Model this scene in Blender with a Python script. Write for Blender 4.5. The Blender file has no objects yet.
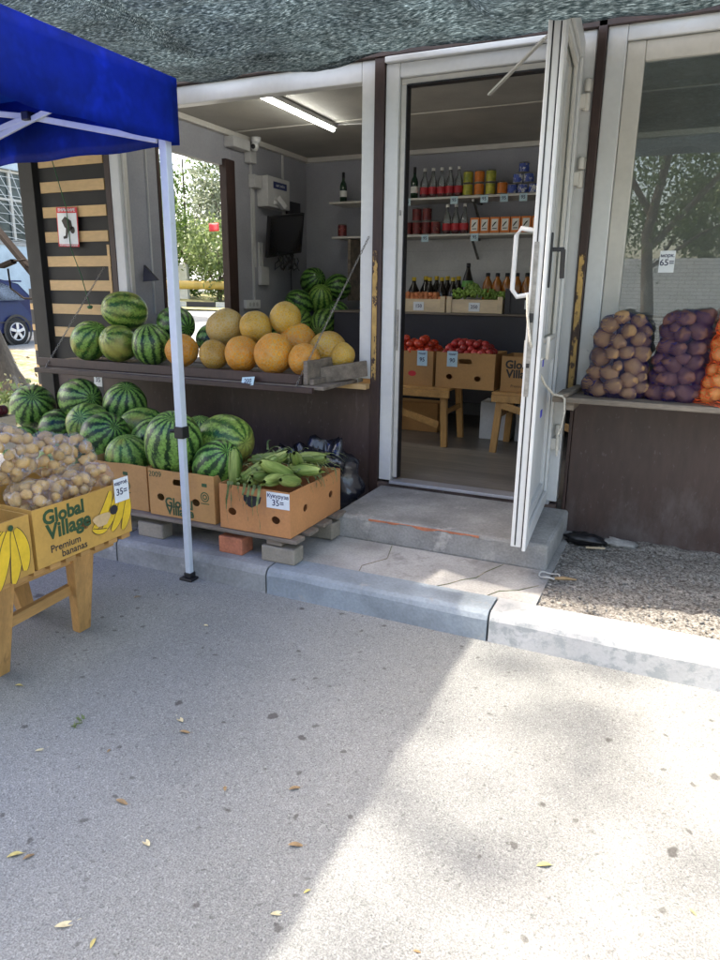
import bpy, bmesh, math, random
from mathutils import Vector, Matrix, Quaternion, noise
from mathutils.geometry import tessellate_polygon
R = math.radians
random.seed(11)
scn = bpy.context.scene
COL = scn.collection

# ------------------------------------------------------------------ camera
F_PX, YAW, PITCH, ROLL = 690.0, R(24.6), R(15.2), R(0.68)
cd = bpy.data.cameras.new('camera'); cam = bpy.data.objects.new('camera', cd); COL.objects.link(cam)
fw = Vector((-math.sin(YAW)*math.cos(PITCH), math.cos(YAW)*math.cos(PITCH), -math.sin(PITCH)))
rt = Vector((math.cos(YAW), math.sin(YAW), 0)); up = rt.cross(fw)
r2 = rt*math.cos(ROLL)+up*math.sin(ROLL); u2 = -rt*math.sin(ROLL)+up*math.cos(ROLL)
cam.matrix_world = Matrix(((r2.x, u2.x, -fw.x, 0), (r2.y, u2.y, -fw.y, 0), (r2.z, u2.z, -fw.z, 1.5), (0, 0, 0, 1)))
cd.sensor_fit = 'VERTICAL'; cd.sensor_height = 36; cd.lens = 36*F_PX/960
cd.clip_start = .05; cd.clip_end = 500
scn.camera = cam

# ------------------------------------------------------------------ light
sund = Vector((.626, .06, -1.0)).normalized()
w = bpy.data.worlds.new('World'); scn.world = w; w.use_nodes = True
nt = w.node_tree; bg = nt.nodes['Background']
sky = nt.nodes.new('ShaderNodeTexSky'); sky.sky_type = 'NISHITA'; sky.sun_disc = False
sky.sun_elevation = math.asin(-sund.z); sky.sun_rotation = math.atan2(-sund.x, -sund.y)
sky.dust_density = 4; sky.air_density = 1.0; sky.ozone_density = 1.0
nt.links.new(sky.outputs[0], bg.inputs[0]); bg.inputs[1].default_value = .15
sl = bpy.data.lights.new('sun', 'SUN'); sl.energy = 2.0; sl.angle = R(.9); sl.color = (1, .985, .97)
so = bpy.data.objects.new('sun', sl); COL.objects.link(so); so.location = (-8, 0, 12)
so.rotation_euler = sund.to_track_quat('-Z', 'Y').to_euler()
scn.view_settings.view_transform = 'Standard'; scn.view_settings.look = 'None'
scn.view_settings.gamma = 1; scn.view_settings.use_curve_mapping = False
scn.view_settings.exposure = 2.42
scn.view_settings.use_white_balance = True; scn.view_settings.white_balance_temperature = 7500; scn.view_settings.white_balance_tint = 10
scn.cycles.max_bounces = 7; scn.cycles.transparent_max_bounces = 16; scn.cycles.use_denoising = True

# ------------------------------------------------------------------ materials
def lin(c): return tuple(c) + (1,) if len(c) == 3 else tuple(c)
def newmat(name):
    m = bpy.data.materials.new(name); m.use_nodes = True
    n = m.node_tree.nodes; l = m.node_tree.links
    return m, n, l, n['Principled BSDF']
def ramp(n, stops, interp='LINEAR'):
    r = n.new('ShaderNodeValToRGB'); cr = r.color_ramp; cr.interpolation = interp
    while len(cr.elements) < len(stops): cr.elements.new(.5)
    for e, (p, c) in zip(cr.elements, stops): e.position = p; e.color = lin(c)
    return r
def coords(n, l, scale=(1, 1, 1), rnd=True, kind='Object'):
    tc = n.new('ShaderNodeTexCoord'); mp = n.new('ShaderNodeMapping')
    mp.inputs['Scale'].default_value = scale
    l.new(tc.outputs[kind], mp.inputs['Vector'])
    if rnd:
        oi = n.new('ShaderNodeObjectInfo'); mm = n.new('ShaderNodeMath'); mm.operation = 'MULTIPLY'; mm.inputs[1].default_value = 37.0
        l.new(oi.outputs['Random'], mm.inputs[0]); l.new(mm.outputs[0], mp.inputs['Location'])
    return mp.outputs[0]
def tex(n, l, vec, scale, detail=3, rough=.55, dist=0):
    t = n.new('ShaderNodeTexNoise'); t.inputs['Scale'].default_value = scale; t.inputs['Detail'].default_value = detail
    t.inputs['Roughness'].default_value = rough; t.inputs['Distortion'].default_value = dist
    l.new(vec, t.inputs['Vector']); return t.outputs['Fac']
def mixc(n, l, fac, a, b, mode='MIX'):
    m = n.new('ShaderNodeMix'); m.data_type = 'RGBA'; m.blend_type = mode
    for k, v in ((0, fac), (6, a), (7, b)):
        if hasattr(v, 'is_linked') or isinstance(v, bpy.types.NodeSocket): l.new(v, m.inputs[k])
        elif k == 0: m.inputs[0].default_value = v
        else: m.inputs[k].default_value = lin(v)
    return m.outputs[2]
def mth(n, l, op, a, b=None):
    m = n.new('ShaderNodeMath'); m.operation = op
    for i, v in enumerate((a, b)):
        if v is None: continue
        if isinstance(v, bpy.types.NodeSocket): l.new(v, m.inputs[i])
        else: m.inputs[i].default_value = v
    return m.outputs[0]
def bump(n, l, b, h, strength=.3, dist=.01):
    bp = n.new('ShaderNodeBump'); bp.inputs['Strength'].default_value = strength; bp.inputs['Distance'].default_value = dist
    l.new(h, bp.inputs['Height']); l.new(bp.outputs[0], b.inputs['Normal'])
_mc = {}
def mat(name, c, rough=.6, var=.18, scale=6, fine=60, bmp=.15, c2=None, metal=0, stretch=(1, 1, 1), spots=None, spot_scale=5, spot_t=(.6, .7), spec=.5, hue=0, trans=0):
    """surface with blotchy colour, fine grain, roughness variation and a light bump"""
    if name in _mc: return _mc[name]
    m, n, l, b = newmat(name)
    v = coords(n, l, stretch)
    a = tuple(x*(1-var) for x in c); d = tuple(min(1, x*(1+var)) for x in (c2 or c))
    f1 = tex(n, l, v, scale, 4); f2 = tex(n, l, v, fine, 2)
    r = ramp(n, [(.3, a), (.7, d)]); l.new(f1, r.inputs[0])
    g = ramp(n, [(.3, (1-var*.6,)*3), (.7, (1+var*.3,)*3)]); l.new(f2, g.inputs[0])
    col = mixc(n, l, 1.0, r.outputs[0], g.outputs[0], 'MULTIPLY')
    if spots:
        f3 = tex(n, l, v, spot_scale, 5, .7); sr = ramp(n, [(spot_t[0], (0, 0, 0)), (spot_t[1], (1, 1, 1))]); l.new(f3, sr.inputs[0])
        col = mixc(n, l, sr.outputs[0], col, spots)
    if hue:
        oi = n.new('ShaderNodeObjectInfo'); hs = n.new('ShaderNodeHueSaturation')
        l.new(mth(n, l, 'MULTIPLY_ADD', oi.outputs['Random'], hue), hs.inputs['Value'])
        hs.inputs['Value'].links[0].from_node.inputs[2].default_value = 1-hue*.5
        l.new(col, hs.inputs['Color']); col = hs.outputs[0]
    l.new(col, b.inputs['Base Color']); b.inputs['Metallic'].default_value = metal
    b.inputs['Specular IOR Level'].default_value = spec
    rr = n.new('ShaderNodeMapRange'); l.new(f1, rr.inputs[0]); rr.inputs[3].default_value = max(.02, rough-.1); rr.inputs[4].default_value = min(1, rough+.1)
    l.new(rr.outputs[0], b.inputs['Roughness'])
    if bmp: bump(n, l, b, f2, bmp, .004)
    if trans: b.inputs['Transmission Weight'].default_value = trans
    _mc[name] = m; return m

def watermelon_mat(name, dark, light, n_st=10, yellow=0.0, width=.5):
    m, n, l, b = newmat(name)
    tc = n.new('ShaderNodeTexCoord'); sp = n.new('ShaderNodeSeparateXYZ'); l.new(tc.outputs['Object'], sp.inputs[0])
    v = coords(n, l)
    ang = mth(n, l, 'ARCTAN2', sp.outputs[1], sp.outputs[0])
    f = tex(n, l, v, 13, 5, .7); f0 = tex(n, l, v, 60, 3, .7)
    zz = mth(n, l, 'MULTIPLY', sp.outputs[2], 1/.14); pole = mth(n, l, 'SUBTRACT', 1.0, mth(n, l, 'MULTIPLY', zz, zz))
    pole = mth(n, l, 'MAXIMUM', pole, .12)
    w1 = mth(n, l, 'MULTIPLY', mth(n, l, 'SUBTRACT', f, .5), mth(n, l, 'MULTIPLY', pole, 9.0))
    w0 = mth(n, l, 'MULTIPLY', mth(n, l, 'SUBTRACT', f0, .5), 5.5)
    ph = mth(n, l, 'ADD', mth(n, l, 'ADD', mth(n, l, 'MULTIPLY', ang, n_st), w1), w0)
    s = mth(n, l, 'MULTIPLY_ADD', mth(n, l, 'SINE', ph), .5); s.node.inputs[2].default_value = .5
    r = ramp(n, [(width-.22, dark), (width-.04, tuple(x*.5+y*.5 for x, y in zip(light, dark))), (width+.1, tuple(x*.8 for x in light)), (.95, light)]); l.new(s, r.inputs[0])
    mot = ramp(n, [(.35, (.55,)*3), (.62, (1.2,)*3)]); l.new(tex(n, l, v, 70, 3), mot.inputs[0])
    col = mixc(n, l, 1.0, r.outputs[0], mot.outputs[0], 'MULTIPLY')
    if yellow:
        fy = ramp(n, [(.62-yellow*.25, (0, 0, 0)), (.75-yellow*.2, (1, 1, 1))]); l.new(tex(n, l, v, 4.5, 3), fy.inputs[0])
        col = mixc(n, l, mth(n, l, 'MULTIPLY', fy.outputs[0], .75), col, (.42, .36, .08))
    l.new(col, b.inputs['Base Color']); b.inputs['Roughness'].default_value = .38
    bump(n, l, b, tex(n, l, v, 25, 3), .12, .004)
    return m
def melon_mat(name, c, c2, net=(.55, .45, .28)):
    m, n, l, b = newmat(name); v = coords(n, l)
    r = ramp(n, [(.32, tuple(x*.72 for x in c)), (.48, c), (.7, c2)]); l.new(tex(n, l, v, 9, 6, .65), r.inputs[0])
    vo = n.new('ShaderNodeTexVoronoi'); vo.feature = 'DISTANCE_TO_EDGE'; vo.inputs['Scale'].default_value = 55
    l.new(v, vo.inputs['Vector']); e = ramp(n, [(0, (1, 1, 1)), (.2, (0, 0, 0))]); l.new(vo.outputs['Distance'], e.inputs[0])
    msk = mth(n, l, 'MULTIPLY', e.outputs[0], mth(n, l, 'MULTIPLY', tex(n, l, v, 9, 4), 1.25))
    l.new(mixc(n, l, msk, r.outputs[0], net), b.inputs['Base Color']); b.inputs['Roughness'].default_value = .55
    bump(n, l, b, e.outputs[0], .5, .004); return m

# asphalt: light, dusty, with grains, patches and spots
def asphalt_mat():
    m, n, l, b = newmat('asphalt'); v = coords(n, l, rnd=False)
    base = ramp(n, [(.3, (.225, .235, .228)), (.7, (.295, .30, .288))]); l.new(tex(n, l, v, 1.3, 6, .6), base.inputs[0])
    vo = n.new('ShaderNodeTexVoronoi'); vo.inputs['Scale'].default_value = 170; l.new(v, vo.inputs['Vector'])
    g = ramp(n, [(0, (.6, .6, .6)), (.3, (.92, .92, .92)), (.7, (1.0, 1.0, 1.0)), (.92, (1.28, 1.28, 1.26))]); l.new(vo.outputs['Color'], g.inputs[0])
    col = mixc(n, l, 1, base.outputs[0], g.outputs[0], 'MULTIPLY')
    fn = ramp(n, [(.36, (.7, .7, .7)), (.62, (1.12, 1.12, 1.12))]); l.new(tex(n, l, v, 210, 2), fn.inputs[0])
    col = mixc(n, l, 1, col, fn.outputs[0], 'MULTIPLY')
    # dark gum and oil spots
    for sc_, th, k in ((2.6, .06, .75), (6, .10, .8), (13, .15, .65), (27, .15, .45)):
        vs = n.new('ShaderNodeTexVoronoi'); vs.inputs['Scale'].default_value = sc_; vs.inputs['Randomness'].default_value = 1
        nv = n.new('ShaderNodeVectorMath'); nv.operation = 'ADD'
        t = n.new('ShaderNodeTexNoise'); t.inputs['Scale'].default_value = 18; l.new(v, t.inputs['Vector'])
        sc2 = n.new('ShaderNodeVectorMath'); sc2.operation = 'SCALE'; sc2.inputs['Scale'].default_value = .05; l.new(t.outputs['Color'], sc2.inputs[0])
        l.new(v, nv.inputs[0]); l.new(sc2.outputs[0], nv.inputs[1]); l.new(nv.outputs[0], vs.inputs['Vector'])
        sr = ramp(n, [(th*.75, (1, 1, 1)), (th*1.2, (0, 0, 0))]); l.new(vs.outputs['Distance'], sr.inputs[0])
        sep = n.new('ShaderNodeSeparateColor'); l.new(vs.outputs['Color'], sep.inputs[0])
        on = mth(n, l, 'GREATER_THAN', sep.outputs[0], .72)
        col = mixc(n, l, mth(n, l, 'MULTIPLY', mth(n, l, 'MULTIPLY', sr.outputs[0], on), k), col, (.07, .065, .06))
    l.new(col, b.inputs['Base Color']); b.inputs['Roughness'].default_value = .93; b.inputs['Specular IOR Level'].default_value = .2
    bump(n, l, b, mth(n, l, 'ADD', vo.outputs['Distance'], tex(n, l, v, 120, 3)), .45, .004)
    return m
M_ASPH = asphalt_mat()
M_CONC = mat('concrete', (.36, .35, .33), .9, .28, 3, 90, .35, spots=(.17, .16, .15), spot_scale=4, spot_t=(.56, .72))
M_STEP = mat('step_concrete', (.29, .285, .27), .9, .3, 4, 80, .4, spots=(.42, .40, .37), spot_scale=6, spot_t=(.58, .7))
M_GRAVEL = mat('gravel_ground', (.13, .12, .10), .95, .5, 85, 190, .9, c2=(.31, .29, .26), spots=(.075, .062, .05), spot_scale=45, spot_t=(.5, .62))
M_DIRT = mat('dirt', (.16, .13, .09), .95, .5, 10, 90, .8, c2=(.26, .22, .15), spots=(.08, .11, .03), spot_scale=3, spot_t=(.5, .6))
M_KERBB = mat('kerb_blue_grey', (.24, .28, .31), .8, .22, 5, 70, .3, spots=(.30, .31, .31), spot_scale=9, spot_t=(.6, .68))
M_KERBG = mat('kerb_grey', (.24, .25, .25), .85, .25, 5, 70, .3, spots=(.36, .36, .35), spot_scale=9, spot_t=(.6, .67))
M_KERBW = mat('kerb_white', (.45, .455, .45), .8, .1, 5, 70, .3, spots=(.32, .34, .34), spot_scale=15, spot_t=(.50, .60))
M_BROWN = mat('brown_laminate', (.062, .038, .032), .5, .25, 3, 40, .12, stretch=(1, 1, .25), spots=(.14, .115, .11), spot_scale=7, spot_t=(.62, .8))
def _dust():
    m = M_BROWN; n = m.node_tree.nodes; l = m.node_tree.links; b = n['Principled BSDF']
    old = b.inputs['Base Color'].links[0].from_socket; ge = n.new('ShaderNodeNewGeometry'); sp = n.new('ShaderNodeSeparateXYZ'); l.new(ge.outputs['Position'], sp.inputs[0])
    h = n.new('ShaderNodeMapRange'); l.new(sp.outputs[2], h.inputs[0]); h.inputs[1].default_value = .62; h.inputs[2].default_value = .10; h.inputs[3].default_value = -.12; h.inputs[4].default_value = .22
    mp = n.new('ShaderNodeMapping'); mp.inputs['Scale'].default_value = (1, 1, .45); l.new(ge.outputs['Position'], mp.inputs[0])
    f = mth(n, l, 'ADD', tex(n, l, mp.outputs[0], 7, 6, .7), h.outputs[0]); r = ramp(n, [(.56, (0, 0, 0)), (.9, (.55, .55, .55))]); l.new(f, r.inputs[0])
    sc_ = tex(n, l, mp.outputs[0], 55, 2); r2 = ramp(n, [(.66, (0, 0, 0)), (.72, (.5, .5, .5))]); l.new(sc_, r2.inputs[0])
    c = mixc(n, l, r.outputs[0], old, (.17, .15, .145)); c = mixc(n, l, r2.outputs[0], c, (.12, .10, .10)); l.new(c, b.inputs['Base Color'])
_dust()
M_BROWNP = mat('brown_paint', (.042, .022, .018), .5, .3, 6, 50, .2, stretch=(1, 1, .3))
M_OCHRE = mat('ochre_boards', (.60, .40, .19), .6, .15, 5, 60, .15, stretch=(.3, 1, 1), spots=(.35, .20, .08), spot_scale=9, spot_t=(.66, .76))
M_WORN = mat('worn_ochre', (.50, .31, .10), .7, .3, 12, 60, .4, stretch=(1, 1, .45), spots=(.05, .028, .02), spot_scale=14, spot_t=(.5, .54))
M_WHITE = mat('white_upvc', (.60, .61, .60), .35, .06, 2, 30, .04, spots=(.55, .52, .45), spot_scale=3, spot_t=(.62, .85))
M_CREAM = mat('cream_upvc', (.55, .53, .48), .4, .08, 3, 30, .05, spots=(.45, .40, .32), spot_scale=4, spot_t=(.62, .85))
M_GREYW = mat('grey_wallboard', (.29, .295, .32), .6, .12, 2.5, 60, .1)
M_SHELFW = mat('pale_wallboard', (.52, .52, .51), .6, .12, 2.5, 60, .1)
M_CEIL = mat('ceiling_board', (.36, .35, .32), .75, .14, 3, 90, .12)
M_FLOOR = mat('laminate_floor', (.19, .17, .145), .4, .3, 5, 40, .1, stretch=(.25, 3, 1))
M_WOOD = mat('pine_wood', (.50, .27, .09), .6, .22, 6, 50, .2, stretch=(3, 3, .4), spots=(.30, .15, .05), spot_scale=5, spot_t=(.64, .7))
M_WOODH = mat('pine_wood_flat', (.48, .26, .085), .6, .22, 6, 50, .2, stretch=(3, .4, 3))
M_OLDW = mat('old_wood', (.20, .165, .13), .85, .35, 6, 60, .5, stretch=(.4, 3, 3))
M_PALEW = mat('poplar_wood', (.62, .50, .33), .65, .15, 5, 60, .15, stretch=(.3, 1, 2))
M_CARD = mat('cardboard', (.44, .235, .085), .8, .12, 3, 70, .1, spots=(.36, .21, .10), spot_scale=3, spot_t=(.6, .8))
M_CARDG = mat('golden_cardboard', (.55, .31, .07), .75, .12, 3, 70, .1)
M_CARDR = mat('ruddy_cardboard', (.50, .225, .085), .8, .14, 3, 70, .1, spots=(.35, .17, .09), spot_scale=4, spot_t=(.6, .8))
M_PRINTG = mat('green_print', (.025, .07, .025), .7, .2)
M_PRINTK = mat('dark_print', (.035, .03, .025), .7, .2)
M_YEL = mat('banana_print', (.75, .48, .03), .7, .12, 10)
M_PAPER = mat('paper', (.72, .76, .78), .7, .06)
M_PAPERB = mat('pale_blue_paper', (.45, .62, .68), .7, .08)
M_INK = mat('ink', (.03, .035, .09), .7, .1)
M_RED = mat('red_print', (.65, .04, .05), .6, .1)
M_BLACK = mat('black_plastic', (.012, .012, .014), .4, .2)
M_DARK = mat('dark_panel', (.018, .018, .023), .5, .2)
M_METW = mat('white_enamel_steel', (.52, .58, .64), .35, .06, 4, 40, .05, spots=(.42, .40, .36), spot_scale=12, spot_t=(.7, .74))
M_METAL = mat('dull_steel', (.30, .29, .27), .45, .25, 30, 90, .2, metal=.8)
M_BRICKR = mat('terracotta', (.48, .17, .09), .9, .25, 12, 80, .5)
M_BLOCK = mat('pale_block', (.27, .24, .19), .9, .2, 8, 80, .5)
M_GREENST = mat('dry_stalk', (.13, .20, .09), .8, .35, 20)
M_HUSK = mat('corn_husk', (.11, .22, .035), .6, .25, 10, 60, .3, c2=(.30, .36, .11), stretch=(3, 3, .3), hue=.4)
M_TOM = mat('tomato', (.42, .03, .015), .28, .2, 6, 30, .03, c2=(.62, .06, .02), hue=.4)
M_TOMD = mat('pink_tomato', (.42, .035, .03), .28, .25, 6, 30, .03, hue=.5)
M_ONION = mat('golden_onion', (.62, .33, .10), .4, .25, 8, 40, .1, stretch=(2, 2, .3), hue=.4)
M_SHALLOT = mat('apricot', (.60, .30, .12), .5, .3, 8, 40, .1, c2=(.55, .15, .06), hue=.5)
M_POT = mat('tan_potato', (.37, .215, .10), .75, .2, 9, 70, .35, spots=(.26, .15, .07), spot_scale=26, spot_t=(.62, .7), hue=.35)
M_POTY = mat('yellow_potato', (.52, .33, .125), .7, .18, 9, 70, .3, spots=(.40, .25, .10), spot_scale=26, spot_t=(.64, .72), hue=.35)
M_POTR = mat('purple_potato', (.17, .075, .065), .7, .25, 9, 70, .35, spots=(.33, .20, .14), spot_scale=20, spot_t=(.6, .7), hue=.4)
M_GRAPE = mat('green_grape', (.22, .36, .07), .3, .2, 10, hue=.4)
M_FOL1 = mat('leaf_green', (.075, .13, .03), .6, .4, 1.5, 20, 0, c2=(.12, .19, .045))
M_FOL2 = mat('leaf_light', (.13, .20, .06), .6, .4, 1.5, 20, 0, c2=(.22, .28, .12))
M_BARK = mat('bark', (.12, .095, .07), .95, .4, 8, 40, 1, stretch=(1, 1, .3), spots=(.25, .23, .19), spot_scale=5, spot_t=(.55, .65))
M_GRASS = mat('grass_ground', (.13, .17, .05), .95, .5, 3, 50, .8, c2=(.26, .24, .12))
M_YPIPE = mat('yellow_pipe', (.50, .34, .09), .6, .2, 3)
M_CARB = mat('car_blue', (.006, .014, .075), .35, .15, 3, 20, 0, spec=.35)
M_TYRE = mat('tyre', (.02, .02, .02), .85, .2)
M_RIM = mat('alloy', (.55, .56, .58), .35, .08, metal=.6)
M_PLAST = mat('grey_plastic', (.45, .45, .44), .5, .1)
M_TERRB = mat('render_pale_blue', (.46, .55, .60), .85, .12, 2, 30, .1)
M_MESHP = None
def glassmat(name, tint=(.85, .9, .88), boost=2.9, dirt=.03):
    m, n, l, b = newmat(name); out = n['Material Output']
    fr = n.new('ShaderNodeFresnel'); fr.inputs[0].default_value = 1.5
    k = mth(n, l, 'MINIMUM', mth(n, l, 'MULTIPLY', fr.outputs[0], boost), 1.0)
    tr = n.new('ShaderNodeBsdfTransparent'); tr.inputs[0].default_value = lin(tint)
    gl = n.new('ShaderNodeBsdfGlossy'); gl.inputs['Roughness'].default_value = .01
    df = n.new('ShaderNodeBsdfDiffuse'); df.inputs[0].default_value = (.5, .5, .48, 1)
    m1 = n.new('ShaderNodeMixShader'); l.new(k, m1.inputs[0]); l.new(tr.outputs[0], m1.inputs[1]); l.new(gl.outputs[0], m1.inputs[2])
    m2 = n.new('ShaderNodeMixShader'); v = coords(n, l); l.new(mth(n, l, 'MULTIPLY', tex(n, l, v, 5, 5), dirt*2), m2.inputs[0])
    l.new(m1.outputs[0], m2.inputs[1]); l.new(df.outputs[0], m2.inputs[2]); l.new(m2.outputs[0], out.inputs[0]); return m
M_GLASS = glassmat('window_glass')
M_CARGL = glassmat('car_glass', (.06, .07, .07), 1.2, .0)
M_BOTTLE = glassmat('clear_bottle', (.85, .9, .9), 2.5, .12)
def netmat(name, c, scale, fill, c2=None):
    """plastic mesh: strands over see-through gaps"""
    m, n, l, b = newmat(name); out = n['Material Output']; v = coords(n, l, (1, 1, 1), False)
    sp = n.new('ShaderNodeSeparateXYZ'); l.new(v, sp.inputs[0])
    nz = tex(n, l, v, 9, 3)
    u = mth(n, l, 'ADD', mth(n, l, 'ADD', sp.outputs[0], sp.outputs[1]), mth(n, l, 'MULTIPLY', nz, .05))
    a = mth(n, l, 'SINE', mth(n, l, 'MULTIPLY', mth(n, l, 'ADD', u, sp.outputs[2]), scale))
    c_ = mth(n, l, 'SINE', mth(n, l, 'MULTIPLY', mth(n, l, 'SUBTRACT', u, sp.outputs[2]), scale))
    mx = mth(n, l, 'MAXIMUM', a, c_); lw = n.new('ShaderNodeLayerWeight'); lw.inputs[0].default_value = .3
    msk = mth(n, l, 'GREATER_THAN', mx, mth(n, l, 'SUBTRACT', fill, mth(n, l, 'MULTIPLY', lw.outputs['Facing'], .9)))
    tr = n.new('ShaderNodeBsdfTransparent'); mix = n.new('ShaderNodeMixShader')
    b.inputs['Base Color'].default_value = lin(c); b.inputs['Roughness'].default_value = .45
    l.new(msk, mix.inputs[0]); l.new(tr.outputs[0], mix.inputs[1]); l.new(b.outputs[0], mix.inputs[2]); l.new(mix.outputs[0], out.inputs[0]); return m
M_NETP = netmat('violet_net', (.02, .012, .10), 620, .965)
M_NETR = netmat('orange_net', (.80, .10, .02), 620, .96)
def filmmat():
    m, n, l, b = newmat('clear_film'); out = n['Material Output']; v = coords(n, l)
    b.inputs['Base Color'].default_value = (.75, .75, .78, 1); b.inputs['Roughness'].default_value = .12
    tr = n.new('ShaderNodeBsdfTransparent'); gl = n.new('ShaderNodeBsdfGlossy'); gl.inputs['Roughness'].default_value = .15
    lw = n.new('ShaderNodeLayerWeight'); lw.inputs[0].default_value = .35
    r = ramp(n, [(.52, (.02,)*3), (.74, (.5,)*3)]); l.new(tex(n, l, v, 22, 5, .65, 1.5), r.inputs[0])
    k = mth(n, l, 'MINIMUM', mth(n, l, 'ADD', r.outputs[0], mth(n, l, 'MULTIPLY', lw.outputs['Facing'], .18)), .7)
    mix = n.new('ShaderNodeMixShader'); l.new(k, mix.inputs[0]); l.new(tr.outputs[0], mix.inputs[1]); l.new(b.outputs[0], mix.inputs[2])
    bump(n, l, b, tex(n, l, v, 30, 4, .6, 1), .8, .01)
    l.new(mix.outputs[0], out.inputs[0]); return m
M_FILM = filmmat()
def clothmat(name, c, c2, scale, stretch, tl=.5, hole=0):
    m, n, l, b = newmat(name); out = n['Material Output']; v = coords(n, l, stretch, False); rp = (.42, .56, .66) if hole else (.36, .52, .68); v2 = coords(n, l, (1, 1, 1), False)
    f = tex(n, l, v, scale, 3, .7); r = ramp(n, [(rp[0], c), (rp[1], tuple((a+d)/2*.75 for a, d in zip(c, c2))), (rp[2], c2)]); l.new(f, r.inputs[0])
    g = ramp(n, [(.3, (.55,)*3), (.7, (1.2,)*3)]); l.new(tex(n, l, v2, 2.5, 6, .65), g.inputs[0])
    col = mixc(n, l, 1, r.outputs[0], g.outputs[0], 'MULTIPLY')
    l.new(col, b.inputs['Base Color']); b.inputs['Roughness'].default_value = .5
    tb = n.new('ShaderNodeBsdfTranslucent'); l.new(col, tb.inputs[0])
    mix = n.new('ShaderNodeMixShader'); mix.inputs[0].default_value = tl; l.new(b.outputs[0], mix.inputs[1]); l.new(tb.outputs[0], mix.inputs[2])
    bump(n, l, b, f, .5, .01)
    if hole:
        tr = n.new('ShaderNodeBsdfTransparent'); m2 = n.new('ShaderNodeMixShader'); m2.inputs[0].default_value = hole
        l.new(mix.outputs[0], m2.inputs[1]); l.new(tr.outputs[0], m2.inputs[2]); l.new(m2.outputs[0], out.inputs[0])
    else: l.new(mix.outputs[0], out.inputs[0])
    return m
M_NET = clothmat('shade_net', (.045, .078, .088), (.55, .66, .70), 120, (.26, 1.7, 1), .6, .05)  # pale streaks in the colour paint the sheen and glints of the weave
M_BLUE = clothmat('blue_canopy', (.001, .06, .55), (.002, .085, .72), 4, (1, 1, 1), .75)
def emit(name, c, s):
    m, n, l, b = newmat(name); b.inputs['Emission Color'].default_value = lin(c); b.inputs['Emission Strength'].default_value = s
    b.inputs['Base Color'].default_value = lin(c); return m

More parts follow.
